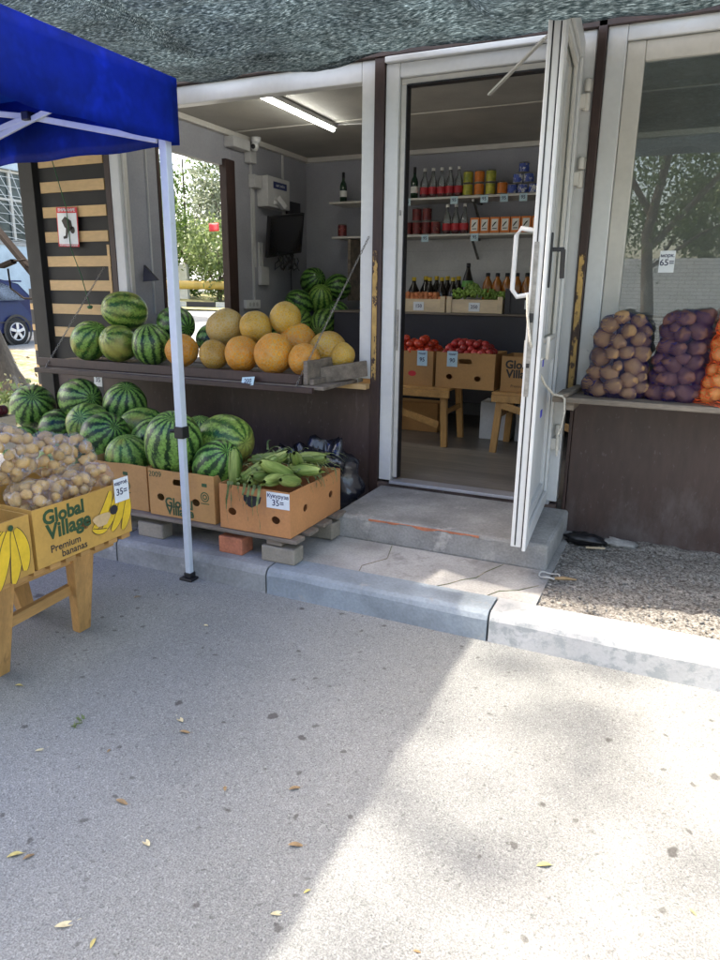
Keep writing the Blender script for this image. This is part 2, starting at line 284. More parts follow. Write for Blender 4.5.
# ------------------------------------------------------------------ mesh builder
class MB:
    def __init__(s): s.v = []; s.f = []; s.sm = []
    def add(s, vs, fs, smooth=False):
        o = len(s.v); s.v += [Vector(v) for v in vs]; s.f += [tuple(i+o for i in f) for f in fs]; s.sm += [smooth]*len(fs); return s
    def box(s, x0, x1, y0, y1, z0, z1):
        x0, x1 = min(x0, x1), max(x0, x1); y0, y1 = min(y0, y1), max(y0, y1); z0, z1 = min(z0, z1), max(z0, z1)
        return s.add([(x0, y0, z0), (x1, y0, z0), (x1, y1, z0), (x0, y1, z0), (x0, y0, z1), (x1, y0, z1), (x1, y1, z1), (x0, y1, z1)],
              [(0, 3, 2, 1), (4, 5, 6, 7), (0, 1, 5, 4), (1, 2, 6, 5), (2, 3, 7, 6), (3, 0, 4, 7)])
    def bar(s, a, b, w, h, upv=(0, 0, 1), w2=None, h2=None):
        a = Vector(a); b = Vector(b); d = (b-a).normalized(); u = Vector(upv)
        if abs(d.dot(u)) > .98: u = Vector((0, 1, 0))
        sx = d.cross(u).normalized(); sy = sx.cross(d).normalized(); w2 = w2 or w; h2 = h2 or h
        vs = [p+sx*i*ww/2+sy*j*hh/2 for p, ww, hh in ((a, w, h), (b, w2, h2)) for i, j in ((-1, -1), (1, -1), (1, 1), (-1, 1))]
        return s.add(vs, [(3, 2, 1, 0), (4, 5, 6, 7), (0, 1, 5, 4), (1, 2, 6, 5), (2, 3, 7, 6), (3, 0, 4, 7)])
    def tube(s, pts, r, n=8, cap=True):
        pts = [Vector(p) for p in pts]; rs = r if isinstance(r, (list, tuple)) else [r]*len(pts)
        vs = []; ref = Vector((.31, .17, .93))
        for i, p in enumerate(pts):
            d = (pts[min(i+1, len(pts)-1)]-pts[max(i-1, 0)]).normalized()
            if abs(d.dot(ref)) > .97: ref = Vector((.9, .3, .1))
            a = d.cross(ref).normalized(); b = d.cross(a)
            vs += [p+(a*math.cos(t)+b*math.sin(t))*rs[i] for t in (2*math.pi*k/n for k in range(n))]
        fs = [(i*n+k, i*n+(k+1) % n, (i+1)*n+(k+1) % n, (i+1)*n+k) for i in range(len(pts)-1) for k in range(n)]
        s.add(vs, fs, True)
        if cap: s.add(vs[:n][::-1], [tuple(range(n))]); s.add(vs[-n:], [tuple(range(n))])
        return s
    def lathe(s, prof, c=(0, 0, 0), n=16, axis='z'):
        c = Vector(c); vs = []
        for r, z in prof:
            for k in range(n):
                t = 2*math.pi*k/n; p = (r*math.cos(t), r*math.sin(t), z)
                if axis == 'x': p = (p[2], p[0], p[1])
                if axis == 'y': p = (p[0], p[2], p[1])
                vs.append(c+Vector(p))
        m = len(prof)
        fs = [(i*n+k, i*n+(k+1) % n, (i+1)*n+(k+1) % n, (i+1)*n+k) for i in range(m-1) for k in range(n)]
        return s.add(vs, fs, True)
    def ball(s, c, rx, ry, rz, nu=16, nv=10, jit=0, seed=0, fr=2.0, rot=None):
        c = Vector(c); vs = []
        for j in range(nv+1):
            ph = math.pi*j/nv
            for i in range(nu):
                t = 2*math.pi*i/nu; d = Vector((math.sin(ph)*math.cos(t), math.sin(ph)*math.sin(t), math.cos(ph)))
                k = 1+jit*noise.noise(d*fr+Vector((seed*3.1, seed*1.7, seed)))
                p = Vector((d.x*rx*k, d.y*ry*k, d.z*rz*k))
                if rot: p = rot @ p
                vs.append(c+p)
        fs = []
        for j in range(nv):
            for i in range(nu):
                a = j*nu+i; b = j*nu+(i+1) % nu; q = (j+1)*nu+(i+1) % nu; r = (j+1)*nu+i
                if j == 0: fs.append((a, r, q))
                elif j == nv-1: fs.append((a, r, b))
                else: fs.append((a, r, q, b))
        return s.add(vs, fs, True)
    def panel(s, poly, holes, th, M):
        """flat sheet with real openings; poly and holes are 2D loops, M maps (x,y,z)"""
        loops = [[Vector((x, y, 0)) for x, y in L] for L in [poly]+holes]
        tri = tessellate_polygon(loops); pts = [p for L in loops for p in L]; N = len(pts)
        vs = [M @ Vector((p.x, p.y, 0)) for p in pts]+[M @ Vector((p.x, p.y, -th)) for p in pts]
        fs = []
        for t in tri:
            a, b, c = (pts[i] for i in t)
            if (b-a).cross(c-a).z < 0: t = t[::-1]
            fs.append(tuple(t)); fs.append(tuple(i+N for i in t[::-1]))
        o = 0
        for L in loops:
            k = len(L); fs += [(o+i, o+(i+1) % k, o+(i+1) % k+N, o+i+N) for i in range(k)]; o += k
        return s.add(vs, fs)
    def grid(s, fn, nu, nv, smooth=True):
        vs = [fn(i/nu, j/nv) for j in range(nv+1) for i in range(nu+1)]
        fs = [(j*(nu+1)+i, j*(nu+1)+i+1, (j+1)*(nu+1)+i+1, (j+1)*(nu+1)+i) for j in range(nv) for i in range(nu)]
        return s.add(vs, fs, smooth)
def mkmesh(name, mb, m, off=Vector((0, 0, 0))):
    me = bpy.data.meshes.new(name); me.from_pydata([tuple(v-off) for v in mb.v], [], mb.f)
    me.polygons.foreach_set('use_smooth', mb.sm); me.materials.append(m); me.update(); return me
def wl(o):
    p = Vector((0, 0, 0))
    while o: p += o.location; o = o.parent
    return p
def obj(name, mb, m, parent=None, bevel=0, solid=0, label=None, local=False):
    o = bpy.data.objects.new(name, mkmesh(name, mb, m, Vector((0, 0, 0)) if (local or not parent) else wl(parent)))
    COL.objects.link(o)
    if parent: o.parent = parent
    if label: o['label'] = label
    if solid: md = o.modifiers.new('s', 'SOLIDIFY'); md.thickness = solid; md.offset = 0
    if bevel: md = o.modifiers.new('b', 'BEVEL'); md.width = bevel; md.segments = 2; md.limit_method = 'ANGLE'
    return o
def tag(o, label, cat, group=None):
    o['label'] = label; o['category'] = cat
    if group: o['group'] = group
    return o
def thing(name, loc, label, cat, group=None, rz=0):
    o = bpy.data.objects.new(name, None); COL.objects.link(o); o.location = loc; o.empty_display_size = .1
    if rz: o.rotation_euler.z = rz
    return tag(o, label, cat, group)
def top(name, mb, m, label, cat, group=None, bevel=0, solid=0, origin=None):
    if origin is None:
        xs = [v.x for v in mb.v]; ys = [v.y for v in mb.v]; zs = [v.z for v in mb.v]
        origin = ((min(xs)+max(xs))/2, (min(ys)+max(ys))/2, min(zs))
    origin = Vector(origin)
    o = bpy.data.objects.new(name, mkmesh(name, mb, m, origin)); COL.objects.link(o); o.location = origin
    if solid: md = o.modifiers.new('s', 'SOLIDIFY'); md.thickness = solid; md.offset = 0
    if bevel: md = o.modifiers.new('b', 'BEVEL'); md.width = bevel; md.segments = 2; md.limit_method = 'ANGLE'
    return tag(o, label, cat, group)
def struct(name, mb, m, bevel=0):
    o = obj(name, mb, m, None, bevel); o['kind'] = 'structure'; return o
def copy_tree(o, parent=None):
    c = o.copy(); COL.objects.link(c)
    if parent: c.parent = parent; c.matrix_parent_inverse = o.matrix_parent_inverse
    for ch in list(o.children): copy_tree(ch, c)
    return c
def inst(me, name, loc, rot, sc, label, cat, group=None):
    o = bpy.data.objects.new(name, me); COL.objects.link(o); o.location = loc; o.rotation_euler = rot
    o.scale = sc if isinstance(sc, (tuple, list)) else (sc, sc, sc)
    return tag(o, label, cat, group)
def text_mb(mb, txt, size, M, ext=.0006, bold=0, align='CENTER'):
    cu = bpy.data.curves.new('t', 'FONT'); cu.body = txt; cu.size = size; cu.align_x = align; cu.align_y = 'CENTER'
    cu.extrude = ext; cu.offset = bold; cu.resolution_u = 3
    o = bpy.data.objects.new('t', cu); COL.objects.link(o); bpy.context.view_layer.update()
    me = bpy.data.meshes.new_from_object(o.evaluated_get(bpy.context.evaluated_depsgraph_get()))
    mb.add([M @ v.co for v in me.vertices], [tuple(p.vertices) for p in me.polygons])
    bpy.data.objects.remove(o); bpy.data.curves.remove(cu); bpy.data.meshes.remove(me)
def frame(o, xd, yd):
    """matrix whose x,y axes lie on a surface; z = outward normal"""
    xd = Vector(xd).normalized(); yd = Vector(yd); yd = (yd-xd*yd.dot(xd)).normalized(); z = xd.cross(yd)
    return Matrix(((xd.x, yd.x, z.x, o[0]), (xd.y, yd.y, z.y, o[1]), (xd.z, yd.z, z.z, o[2]), (0, 0, 0, 1)))
def shade(c, k): return tuple(x*k for x in c)
def ell(cx, cy, rx, ry, n=14, rot=0):
    return [(cx+rx*math.cos(t)*math.cos(rot)-ry*math.sin(t)*math.sin(rot), cy+rx*math.cos(t)*math.sin(rot)+ry*math.sin(t)*math.cos(rot)) for t in (2*math.pi*k/n for k in range(n))]
def price_tag(M, w, h, lines, parent=None, label=None, m=None, msz=.45):
    c = MB(); c.add([M @ Vector(p) for p in ((-w/2, -h/2, 0), (w/2, -h/2, 0), (w/2, h/2, .0), (-w/2, h/2, .0), (-w/2, -h/2, .0012), (w/2, -h/2, .0012), (w/2, h/2, .0012), (-w/2, h/2, .0012))],
        [(3, 2, 1, 0), (4, 5, 6, 7), (0, 1, 5, 4), (1, 2, 6, 5), (2, 3, 7, 6), (3, 0, 4, 7)])
    if parent: t = obj('price_tag', c, m or M_PAPER, parent)
    else: t = top('price_tag', c, m or M_PAPER, label, 'price tag')
    wr = MB()
    for (s_, size, yy) in lines: text_mb(wr, s_, size, M @ Matrix.Translation((0, yy*h, .0018)), .0003, .0006)
    obj('writing', wr, M_INK, t); return t

# ------------------------------------------------------------------ setting
def gh(x, y):
    s = -.77*x+.64*y
    return max(0.0, .055*(s-12))
g = MB(); xs = [-160, -90, -60, -45, -35, -30, -27, -24, -22, -20, -18, -16, -14, -12, -10, -8, -6, -4, -2, 0, 3, 8, 20, 60, 160]
ysn = [-160, -60, -20, -8, -4, 0, 2, 4, 6, 8, 10, 12, 14, 16, 18, 20, 22, 24, 27, 30, 35, 45, 60, 90, 160]
g.add([(x, y, gh(x, y)) for y in ysn for x in xs], [(j*25+i, j*25+i+1, (j+1)*25+i+1, (j+1)*25+i) for j in range(24) for i in range(24)], True)
struct('ground', g, M_ASPH)
def patch(fx, fy, nx, ny, dz, nm, m, jit=0):
    q = MB(); q.grid(lambda u, v: Vector((fx(u, v), fy(u, v), gh(fx(u, v), fy(u, v))+dz+(jit*noise.noise(Vector((u*40, v*40, 0))) if jit else 0))), nx, ny)
    return struct(nm, q, m)
# verge to the left of the kiosk (bare earth with litter) and far grass bank
patch(lambda u, v: -5.2-u*6.6-v*1.5, lambda u, v: 3.1+v*7.2, 40, 40, .03, 'verge', M_DIRT, .015)
patch(lambda u, v: -26+u*17+v*-6, lambda u, v: 13.6+u*13.3+v*9, 30, 20, .05, 'grass_bank', M_GRASS, .05)
# pavement behind the kerb
q = MB(); q.box(-5.2, -.47, 2.95, 4.4, -.05, .128); struct('pavement', q, M_CONC)
q = MB()
def gv(u, v):
    x = -.47+u*4.2; y = 2.97+v*1.6
    return Vector((x, y, .118+.018*noise.noise(Vector((x*9, y*9, 0)))+.008*noise.noise(Vector((x*30, y*30, 3)))+.03*max(0, .15-abs(v-.72))))
q.grid(gv, 200, 80); struct('gravel_strip', q, M_GRAVEL)
# kerb stones
for (x0, x1, m) in ((-5.2, -4.01, M_KERBG), (-3.998, -2.80, M_KERBG), (-2.788, -1.80, M_KERBG), (-1.79, -.645, M_KERBB), (-.635, .52, M_KERBW), (.53, 1.7, M_KERBG), (1.71, 2.9, M_KERBW)):
    q = MB(); prof = [(2.775, -.05), (2.78, .10), (2.79, .122), (2.81, .135), (2.96, .138), (2.96, -.05)]
    n_ = 14
    vs = []
    for k in range(n_+1):
        x = x0+(x1-x0)*k/n_
        for (y, z) in prof:
            j = .004*noise.noise(Vector((x*6, y*20, z*20)))
            vs.append((x, y+j, z+(j if z > 0 else 0)))
    fs = [(k*6+i, (k+1)*6+i, (k+1)*6+(i+1) % 6, k*6+(i+1) % 6) for k in range(n_) for i in range(6)]
    q.add(vs, fs); q.add(vs[:6], [(0, 1, 2, 3, 4, 5)]); q.add(vs[-6:], [(5, 4, 3, 2, 1, 0)])
    struct('kerb', q, m, .003)
# loose stones and debris on the gravel
q = MB(); rnd = random.Random(4)
for k in range(900):
    x = -.46+rnd.random()**1.2*1.6; y = 3.0+rnd.random()*1.08; r = rnd.uniform(.003, .009)
    q.ball((x, y, .125+r*.3), r*rnd.uniform(.8, 1.5), r, r*.6, 5, 3, .5, k)
o = obj('loose_gravel', q, mat('pebbles', (.24, .23, .21), .9, .5, 60, 90, .2)); o['kind'] = 'stuff'; 
# slab cracks: thin dark gaps
q = MB()
for pts in ([(-.955, 2.965), (-.90, 3.03), (-.86, 3.10), (-.80, 3.16), (-.78, 3.25), (-.72, 3.39)], [(-.70, 2.97), (-.66, 3.05), (-.58, 3.10), (-.50, 3.2)], [(-1.35, 3.39), (-1.3, 3.2), (-1.38, 3.05), (-1.36, 2.97)]):
    for a, b in zip(pts, pts[1:]): q.bar((a[0], a[1], .1295), (b[0], b[1], .1295), .003, .003, w2=.002)
struct('pavement_cracks', q, M_DIRT)
# concrete step before the door
q = MB()
def sv(x, y, z): return Vector((x, y, z))
q.box(-1.72, -.50, 3.40, 4.085, .12, .268)
st = top('doorstep', q, M_STEP, 'worn grey concrete doorstep with chipped red edge below the open shop door', 'doorstep', bevel=.018)
q = MB(); up_, lo_ = [], []
for k in range(41):
    x = -1.50+.016*k; h = max(.0015, .016*(noise.noise(Vector((x*9, 2, 1)))+.55)+.008*noise.noise(Vector((x*40, 5, 1))))
    up_.append((x, 3.3975, .262)); lo_.append((x, 3.3975, .262-h))
vs = up_+lo_+[(p[0], 3.404, p[2]) for p in up_]+[(p[0], 3.404, p[2]) for p in lo_]; n_ = 41
q.add(vs, [(k, n_+k, n_+k+1, k+1) for k in range(40)]+[(n_+k, 3*n_+k, 3*n_+k+1, n_+k+1) for k in range(40)]+[(2*n_+k, k, k+1, 2*n_+k+1) for k in range(40)])
obj('chipped_edge', q, M_BRICKR, st)

# ------------------------------------------------------------------ kiosk
K = thing('kiosk', (-2, 5.4, .1), 'dark brown market kiosk with white window frames, open front counter and open glazed door', 'kiosk')
def kp(nm, m, *boxes, bevel=.003, parent=None, label=None):
    q = MB()
    for b in boxes: q.box(*b)
    return obj(nm, q, m, parent or K, bevel, label=label)
Y0 = 4.1
kp('counter_panel', M_BROWN, (-4.59, -1.81, Y0, Y0+.04, .13, .925))
kp('counter_panel', M_BROWN, (-.525, 2.9, Y0, Y0+.04, .11, .945))
kp('corner_trim', M_BROWNP, (-.545, -.527, Y0-.012, Y0+.03, .12, .95))
kp('pillar', mat('dark_brown_board', (0, 0, 0)), (-4.76, -4.615, Y0-.03, Y0+.12, .05, 2.9), label='brown corner pillar at the far left')
kp('pillar', M_BROWNP, (-1.805, -1.742, Y0-.02, Y0+.06, .13, 2.80))
kp('pillar', M_BROWNP, (-.575, -.532, Y0-.03, Y0+.06, .95, 2.83))
kp('pillar', M_BROWNP, (-3.925, -3.875, Y0-.005, Y0+.06, .95, 2.7))
# worn strips on the posts
kp('worn_strip', M_WORN, (-1.797, -1.765, Y0-.026, Y0-.0215, .95, 1.75))
kp('worn_strip', M_WORN, (-.568, -.538, Y0-.036, Y0-.0315, .99, 1.72))
# striped side board
sb = kp('striped_board', mat('dark_brown_board', (.036, .022, .019), .6, .25, 4, 50, .15), (-4.60, -3.93, Y0+.01, Y0+.04, .95, 2.75))
q = MB()
for k in range(8):
    z = 2.415-.1775*k; q.box(-4.575, -3.94, Y0-.002, Y0+.009, z-.038, z+.038)
q.box(-3.96, -3.935, Y0-.004, Y0-.0025, 1.2, 1.82)
obj('ochre_slats', q, M_OCHRE, sb, .002)
sd = kp('side_board', M_DARK, (-5.2, -5.02, 4.42, 4.46, .0, 1.5)); q = MB()
for k in range(8): q.box(-5.19, -5.1, 4.412, 4.4195, .1+.175*k, .15+.175*k)
obj('ochre_slats', q, M_OCHRE, sd)
# fascia and roof
kp('fascia', M_BROWNP, (-4.9, 3.2, Y0-.03, Y0+.02, 2.801, 2.99))
kp('roof', mat('roof_sheet', (.2, .2, .2), .5, .2), (-4.95, 3.3, Y0-.12, 7.1, 3.0, 3.06))
kp('ceiling', M_CEIL, (-3.80, 3.1, Y0+.03, 6.9, 2.835, 2.88))
q = MB()
for y in (5.5,): q.box(-3.8, 3.1, y-.012, y+.012, 2.828, 2.8345)
q.box(-3.8, 3.1, 6.80, 6.849, 2.79, 2.834); q.box(-3.799, -3.75, 4.15, 6.8, 2.79, 2.834)
obj('ceiling_batten', q, M_CREAM, K, .004)
kp('floor', M_FLOOR, (-3.8, 3.1, Y0+.06, 6.9, .18, .30))
kp('interior_wall', M_GREYW, (-3.87, 3.2, 6.85, 6.9, .13, 2.9), label='grey boarded back wall')
kp('interior_wall', M_GREYW, (-3.86, -3.8, Y0+.085, 4.53, .13, 2.88), (-3.86, -3.8, 5.50, 6.85, .13, 2.88), (-3.86, -3.8, 4.53, 5.5, 2.55, 2.88), label='grey left wall with a side doorway')
kp('interior_wall', M_GREYW, (3.1, 3.15, Y0+.06, 6.85, .13, 2.88))
kp('side_door_frame', M_BROWNP, (-3.83, -3.76, 5.36, 5.495, .3, 2.6), (-3.862, -3.79, 4.51, 4.54, .3, 2.6))
q = MB(); q.box(-3.798, -3.785, 4.38, 4.39, 1.32, 2.8); obj('conduit', q, M_PLAST, K)
# white frames of the big left opening
kp('opening_frame', M_WHITE, (-3.885, -3.795, Y0+.0, Y0+.08, .955, 2.80), (-3.794, -1.895, Y0+.002, Y0+.08, 2.69, 2.80), (-1.894, -1.807, Y0+.0, Y0+.08, .96, 2.80), bevel=.006)
kp('frame_bead', M_CREAM, (-3.794, -3.775, Y0+.03, Y0+.07, .96, 2.688), bevel=.004)
# door frame
df = kp('door_frame', M_WHITE, (-1.74, -1.655, Y0-.005, Y0+.08, .30, 2.765), (-1.654, -.70, Y0-.002, Y0+.08, 2.69, 2.765), (-.699, -.58, Y0-.005, Y0+.08, .30, 2.80), (-1.74, -.70, Y0-.03, Y0+.02, 2.767, 2.80), bevel=.006)
kp('door_rebate', M_CREAM, (-1.653, -1.618, Y0+.02, Y0+.075, .32, 2.655), (-1.653, -.70, Y0+.02, Y0+.075, 2.656, 2.688), bevel=.004, parent=df)
kp('seal', M_BLACK, (-1.617, -1.611, Y0+.01, Y0+.07, .32, 2.65), (-1.61, -.71, Y0+.01, Y0+.07, 2.646, 2.655), bevel=0, parent=df)
kp('strike_plate', M_METAL, (-1.645, -1.635, Y0+.012, Y0+.019, 1.15, 1.4), (-1.645, -1.635, Y0+.012, Y0+.019, 1.95, 1.98), bevel=0, parent=df)
kp('threshold', mat('grey_sill', (.42, .43, .45), .4, .1, metal=.4), (-1.655, -.62, Y0-.03, Y0+.08, .285, .305))
kp('sill_beam', mat('rusty_sill', (.10, .07, .06), .8, .4, 9, spots=(.25, .22, .2)), (-1.75, -.58, Y0-.012, Y0+.06, .14, .284), bevel=.006)
# right window
wf = kp('window_frame', M_WHITE, (-.530, -.435, Y0-.005, Y0+.08, .95, 2.83), (-.434, 2.9, Y0-.003, Y0+.08, 2.73, 2.83), (1.5, 1.6, Y0-.005, Y0+.08, .98, 2.729), (-.434, 2.9, Y0-.004, Y0+.08, .95, .99), bevel=.006)
kp('sash', M_CREAM, (-.433, -.345, Y0+.01, Y0+.065, .992, 2.728), (-.344, 1.49, Y0+.012, Y0+.065, 2.635, 2.727), (-.344, 1.49, Y0+.012, Y0+.065, .993, 1.06), (1.42, 1.499, Y0+.0125, Y0+.064, 1.061, 2.634), bevel=.006, parent=wf)
kp('pane', M_GLASS, (-.344, 1.42, Y0+.034, Y0+.038, 1.061, 2.634), bevel=0, parent=wf)
price_tag(frame((-.13, Y0+.033, 1.675), (1, 0, 0), (0, 0, 1)), .075, .11, [('морк.', .025, .28), ('65=', .045, -.05)], wf)
# right bench in front of the window
bn = kp('window_bench', M_OLDW, (-.60, 2.9, 3.76, 4.098, .948, .978), bevel=.005)
q = MB(); q.bar((-.55, 3.74, .99), (-.50, 4.085, 1.0), .05, .02); obj('bench_edge', q, M_OLDW, bn, .003)
for x in (-.53, 1.0):
    q = MB(); q.box(x, x+.04, 3.80, 4.09, .905, .946); obj('bench_bracket', q, M_OLDW, bn)
# fold-down tray on chains
tr = kp('tray_shelf', M_OLDW, (-4.22, -1.90, 3.62, 4.09, .935, .955), bevel=.004)
kp('tray_lip', M_BROWNP, (-4.26, -2.06, 3.635, 3.655, .958, 1.018), bevel=.004, parent=tr)
kp('tray_lip', M_OLDW, (-2.05, -2.02, 3.64, 4.05, .958, 1.10), bevel=.004, parent=tr, label='rough grey end board')
kp('tray_rail', M_BROWNP, (-4.25, -1.96, 3.585, 3.612, .915, .950), bevel=.004, parent=tr)
kp('tray_bearer', M_OCHRE, (-2.2, -1.81, 4.02, 4.085, .90, .933), bevel=.003, parent=tr)
q = MB()
for (x, y) in ((-2.3, 3.6), (-2.9, 3.6)): q.bar((x, 3.62, .925), (x, 4.09, .925), .03, .018)
obj('tray_rib', q, M_OLDW, tr)
q = MB(); q.bar((-2.02, 3.80, 1.0), (-1.83, 4.08, 1.03), .018, .10); obj('tray_side', q, M_OLDW, tr, .003)
def chain(a, b, parent, sag=.03, r=.0022, L=.021):
    q = MB(); a = Vector(a); b = Vector(b); n = int((b-a).length/(L*.78))
    for k in range(n):
        t = (k+.5)/n; c = a.lerp(b, t)+Vector((0, 0, -sag*4*t*(1-t))); d = (b-a).normalized()
        s_ = d.cross(Vector((0, 0, 1))).normalized(); s2 = s_.cross(d)
        side = s_ if k % 2 else s2
        q.tube([c+d*math.cos(u)*L*.5+side*math.sin(u)*L*.28 for u in (2*math.pi*i/8 for i in range(9))], r, 4, False)
    return obj('chain', q, M_METAL, parent)
chain((-3.985, 4.08, 1.66), (-4.16, 3.61, .955), tr, 0)
chain((-1.825, 4.075, 1.83), (-2.085, 3.61, .95), tr, 0)
# back shelves
for (z, x0) in ((2.36, -3.35), (2.035, -3.32)):
    sh = kp('wall_shelf', M_CREAM, (x0, -.75, 6.50, 6.845, z-.02, z), bevel=.003)
    for x in (-2.9, -1.9, -1.0):
        q = MB(); q.box(x-.012, x+.012, 6.55, 6.84, z-.045, z-.021); q.bar((x, 6.83, z-.21), (x, 6.60, z-.045), .02, .014); obj('bracket', q, M_METAL, sh)
    for x in ((-2.52, -2.06, -1.78, -1.60, -1.43) if z > 2.2 else (-2.33, -1.85)):
        price_tag(frame((x, 6.495, z-.035), (1, 0, 0), (0, 0, 1)), .07, .065, [('95', .04, .0)], sh, m=M_PAPERB)
kp('shelf_upright', M_OLDW, (-3.14, -3.11, 6.5, 6.84, 1.42, 2.01))
kp('wall_lining', M_SHELFW, (-3.08, -.75, 6.838, 6.8485, 1.33, 2.01), bevel=0)
q = MB(); 
for z in (1.5, 1.72, 1.9): q.box(-3.05, -.8, 6.832, 6.8375, z, z+.004)
obj('lining_groove', q, M_PLAST, K)
cn = kp('back_counter', M_DARK, (-3.05, .9, 6.02, 6.83, .55, 1.318), bevel=.004)
kp('counter_top', M_OLDW, (-3.08, .9, 6.0, 6.83, 1.319, 1.335), bevel=.002, parent=cn)
kp('platform', M_DARK, (-3.78, -3.07, 5.85, 6.83, .31, .98), bevel=.004)

# ------------------------------------------------------------------ door leaf (open outwards)
D = thing('door', (-.655, 4.085, .3), '', '')
del D['label']; del D['category']; D.parent = K; D.location = Vector((-.655, 4.085, .3))-K.location
# leaf built along -Y, x = thickness
XA, XB, YA, YB, ZA, ZB = -.645, -.575, 3.165, 4.075, .32, 2.74
def dp(nm, m, *b, bevel=.004): return kp(nm, m, *b, bevel=bevel, parent=D)
dp('leaf_frame', M_WHITE, (XA+.002, XB-.012, YA, YA+.115, ZA, ZB), (XA+.002, XB-.012, YB-.115, YB, ZA, ZB), (XA+.002, XB-.012, YA+.116, YB-.116, ZA, ZA+.12), (XA+.002, XB-.012, YA+.116, YB-.116, ZB-.12, ZB), (XA+.002, XB-.012, YA+.116, YB-.116, 1.16, 1.27))
dp('overlap_lip', M_WHITE, (XB-.011, XB+.006, YA-.018, YA+.075, ZA-.012, ZB), (XB-.011, XB+.006, YB-.08, YB-.01, ZA-.012, ZB), (XB-.011, XB+.006, YA+.076, YB-.081, ZA-.012, ZA+.07), (XB-.011, XB+.006, YA+.076, YB-.081, ZB-.09, ZB))
dp('seal', M_BLACK, (XB-.0175, XB-.0115, YA-.006, YA-.001, ZA, ZB), (XA+.02, XA+.026, YA-.003, YA-.0005, ZA+.01, ZB), (XB-.011, XB+.003, YA+.0755, YA+.082, ZA+.07, ZB-.09), bevel=0)
dp('lower_panel', M_WHITE, (XA+.02, XB-.03, YA+.117, YB-.117, ZA+.121, 1.159))
dp('glass', M_GLASS, (XA+.03, XA+.036, YA+.117, YB-.117, 1.272, ZB-.121), bevel=0)
dp('glazing_bead', M_CREAM, (XB-.03, XB-.013, YA+.117, YA+.14, 1.272, ZB-.121), (XB-.03, XB-.013, YB-.14, YB-.117, 1.272, ZB-.121), (XB-.03, XB-.013, YA+.141, YB-.141, 1.272, 1.295), (XB-.03, XB-.013, YA+.141, YB-.141, ZB-.144, ZB-.121))
dp('lock_plate', M_METAL, (XA+.012, XA+.032, YA-.004, YA-.0005, 1.05, 1.72), bevel=0)
dp('latch', M_BLACK, (XA+.012, XA+.03, YA-.012, YA-.004, 1.38, 1.42), (XA+.014, XA+.028, YA-.006, YA-.004, 1.18, 1.20), bevel=0)
q = MB(); q.box(XB+.006, XB+.014, YA+.03, YA+.06, 1.53, 1.76); q.bar((XB+.01, YA+.045, 1.69), (XB+.065, YA+.045, 1.69), .018, .018); q.bar((XB+.06, YA+.04, 1.69), (XB+.062, YA+.055, 1.57), .02, .022)
obj('black_handle', q, M_BLACK, D, .003)
q = MB(); q.tube([(XA, YA+.05, 1.77), (XA-.055, YA+.045, 1.78), (XA-.075, YA+.045, 1.75), (XA-.078, YA+.045, 1.52), (XA-.055, YA+.045, 1.49), (XA, YA+.05, 1.50)], .011, 8)
obj('white_pull_handle', q, M_WHITE, D)
q = MB(); q.box(XA-.004, XA+.001, YA+.02, YA+.06, 1.18, 1.30); q.tube([(XB+.006, YA+.03, 1.22), (XB+.03, YA+.03, 1.22), (XB+.03, YA+.03, 1.32)], .009, 6); obj('hook', q, M_CREAM, D)
for z in (.62, 2.05, 2.42):
    q = MB()
    for (dz, h) in ((0, .085), (.092, .06)):
        q.lathe([(.001, 0), (.016, .002), (.018, .012), (.018, h-.01), (.015, h), (.001, h)], (XB+.035, YB+.0, z+dz-.0), 10)
    q.box(XB-.002, XB+.03, YB-.04, YB-.004, z+.01, z+.075); q.box(XB+.02, XB+.06, 4.075, 4.092, z+.095, z+.145)
    obj('hinge', q, M_CREAM, D, .002)
q = MB(); q.box(XB+.0062, XB+.009, YA+.16, YA+.215, .93, .965); q.box(XB+.0062, XB+.009, YA+.08, YA+.11, 1.18, 1.215)
obj('tape_mark', q, mat('blue_tape', (.04, .05, .45), .5, .1), D)
q = MB(); q.bar((-.70, 3.50, 2.60), (-1.02, 3.92, 2.50), .018, .010); q.bar((-.64, 3.43, 2.62), (-.86, 3.71, 2.55), .012, .012)
obj('closer_arm', q, M_CREAM, D, .002)
D.location = D.location+Vector((-.064, 0, 0)); D.rotation_euler.z = R(3.9)
# rope tied to the bench
q = MB(); pts = [(-.62, 3.15, 1.30), (-.60, 3.25, 1.18), (-.585, 3.42, 1.08), (-.57, 3.6, 1.01), (-.545, 3.74, .985), (-.535, 3.752, .97), (-.53, 3.75, .90), (-.54, 3.752, .82), (-.555, 3.752, .77), (-.553, 3.75, .70), (-.55, 3.75, .66)]
sp = []
for i in range(len(pts)-1):
    for t in (0, .5): sp.append(Vector(pts[i]).lerp(Vector(pts[i+1]), t))
q.tube(sp+[Vector(pts[-1])], .0065, 6)
q.tube([(-.62, 3.15, 1.30), (-.64, 3.148, 1.42), (-.645, 3.15, 1.5)], .006, 6)
top('rope', q, mat('rope', (.60, .56, .48), .85, .25, 90), 'off-white rope running from the open door down over the bench end', 'rope')

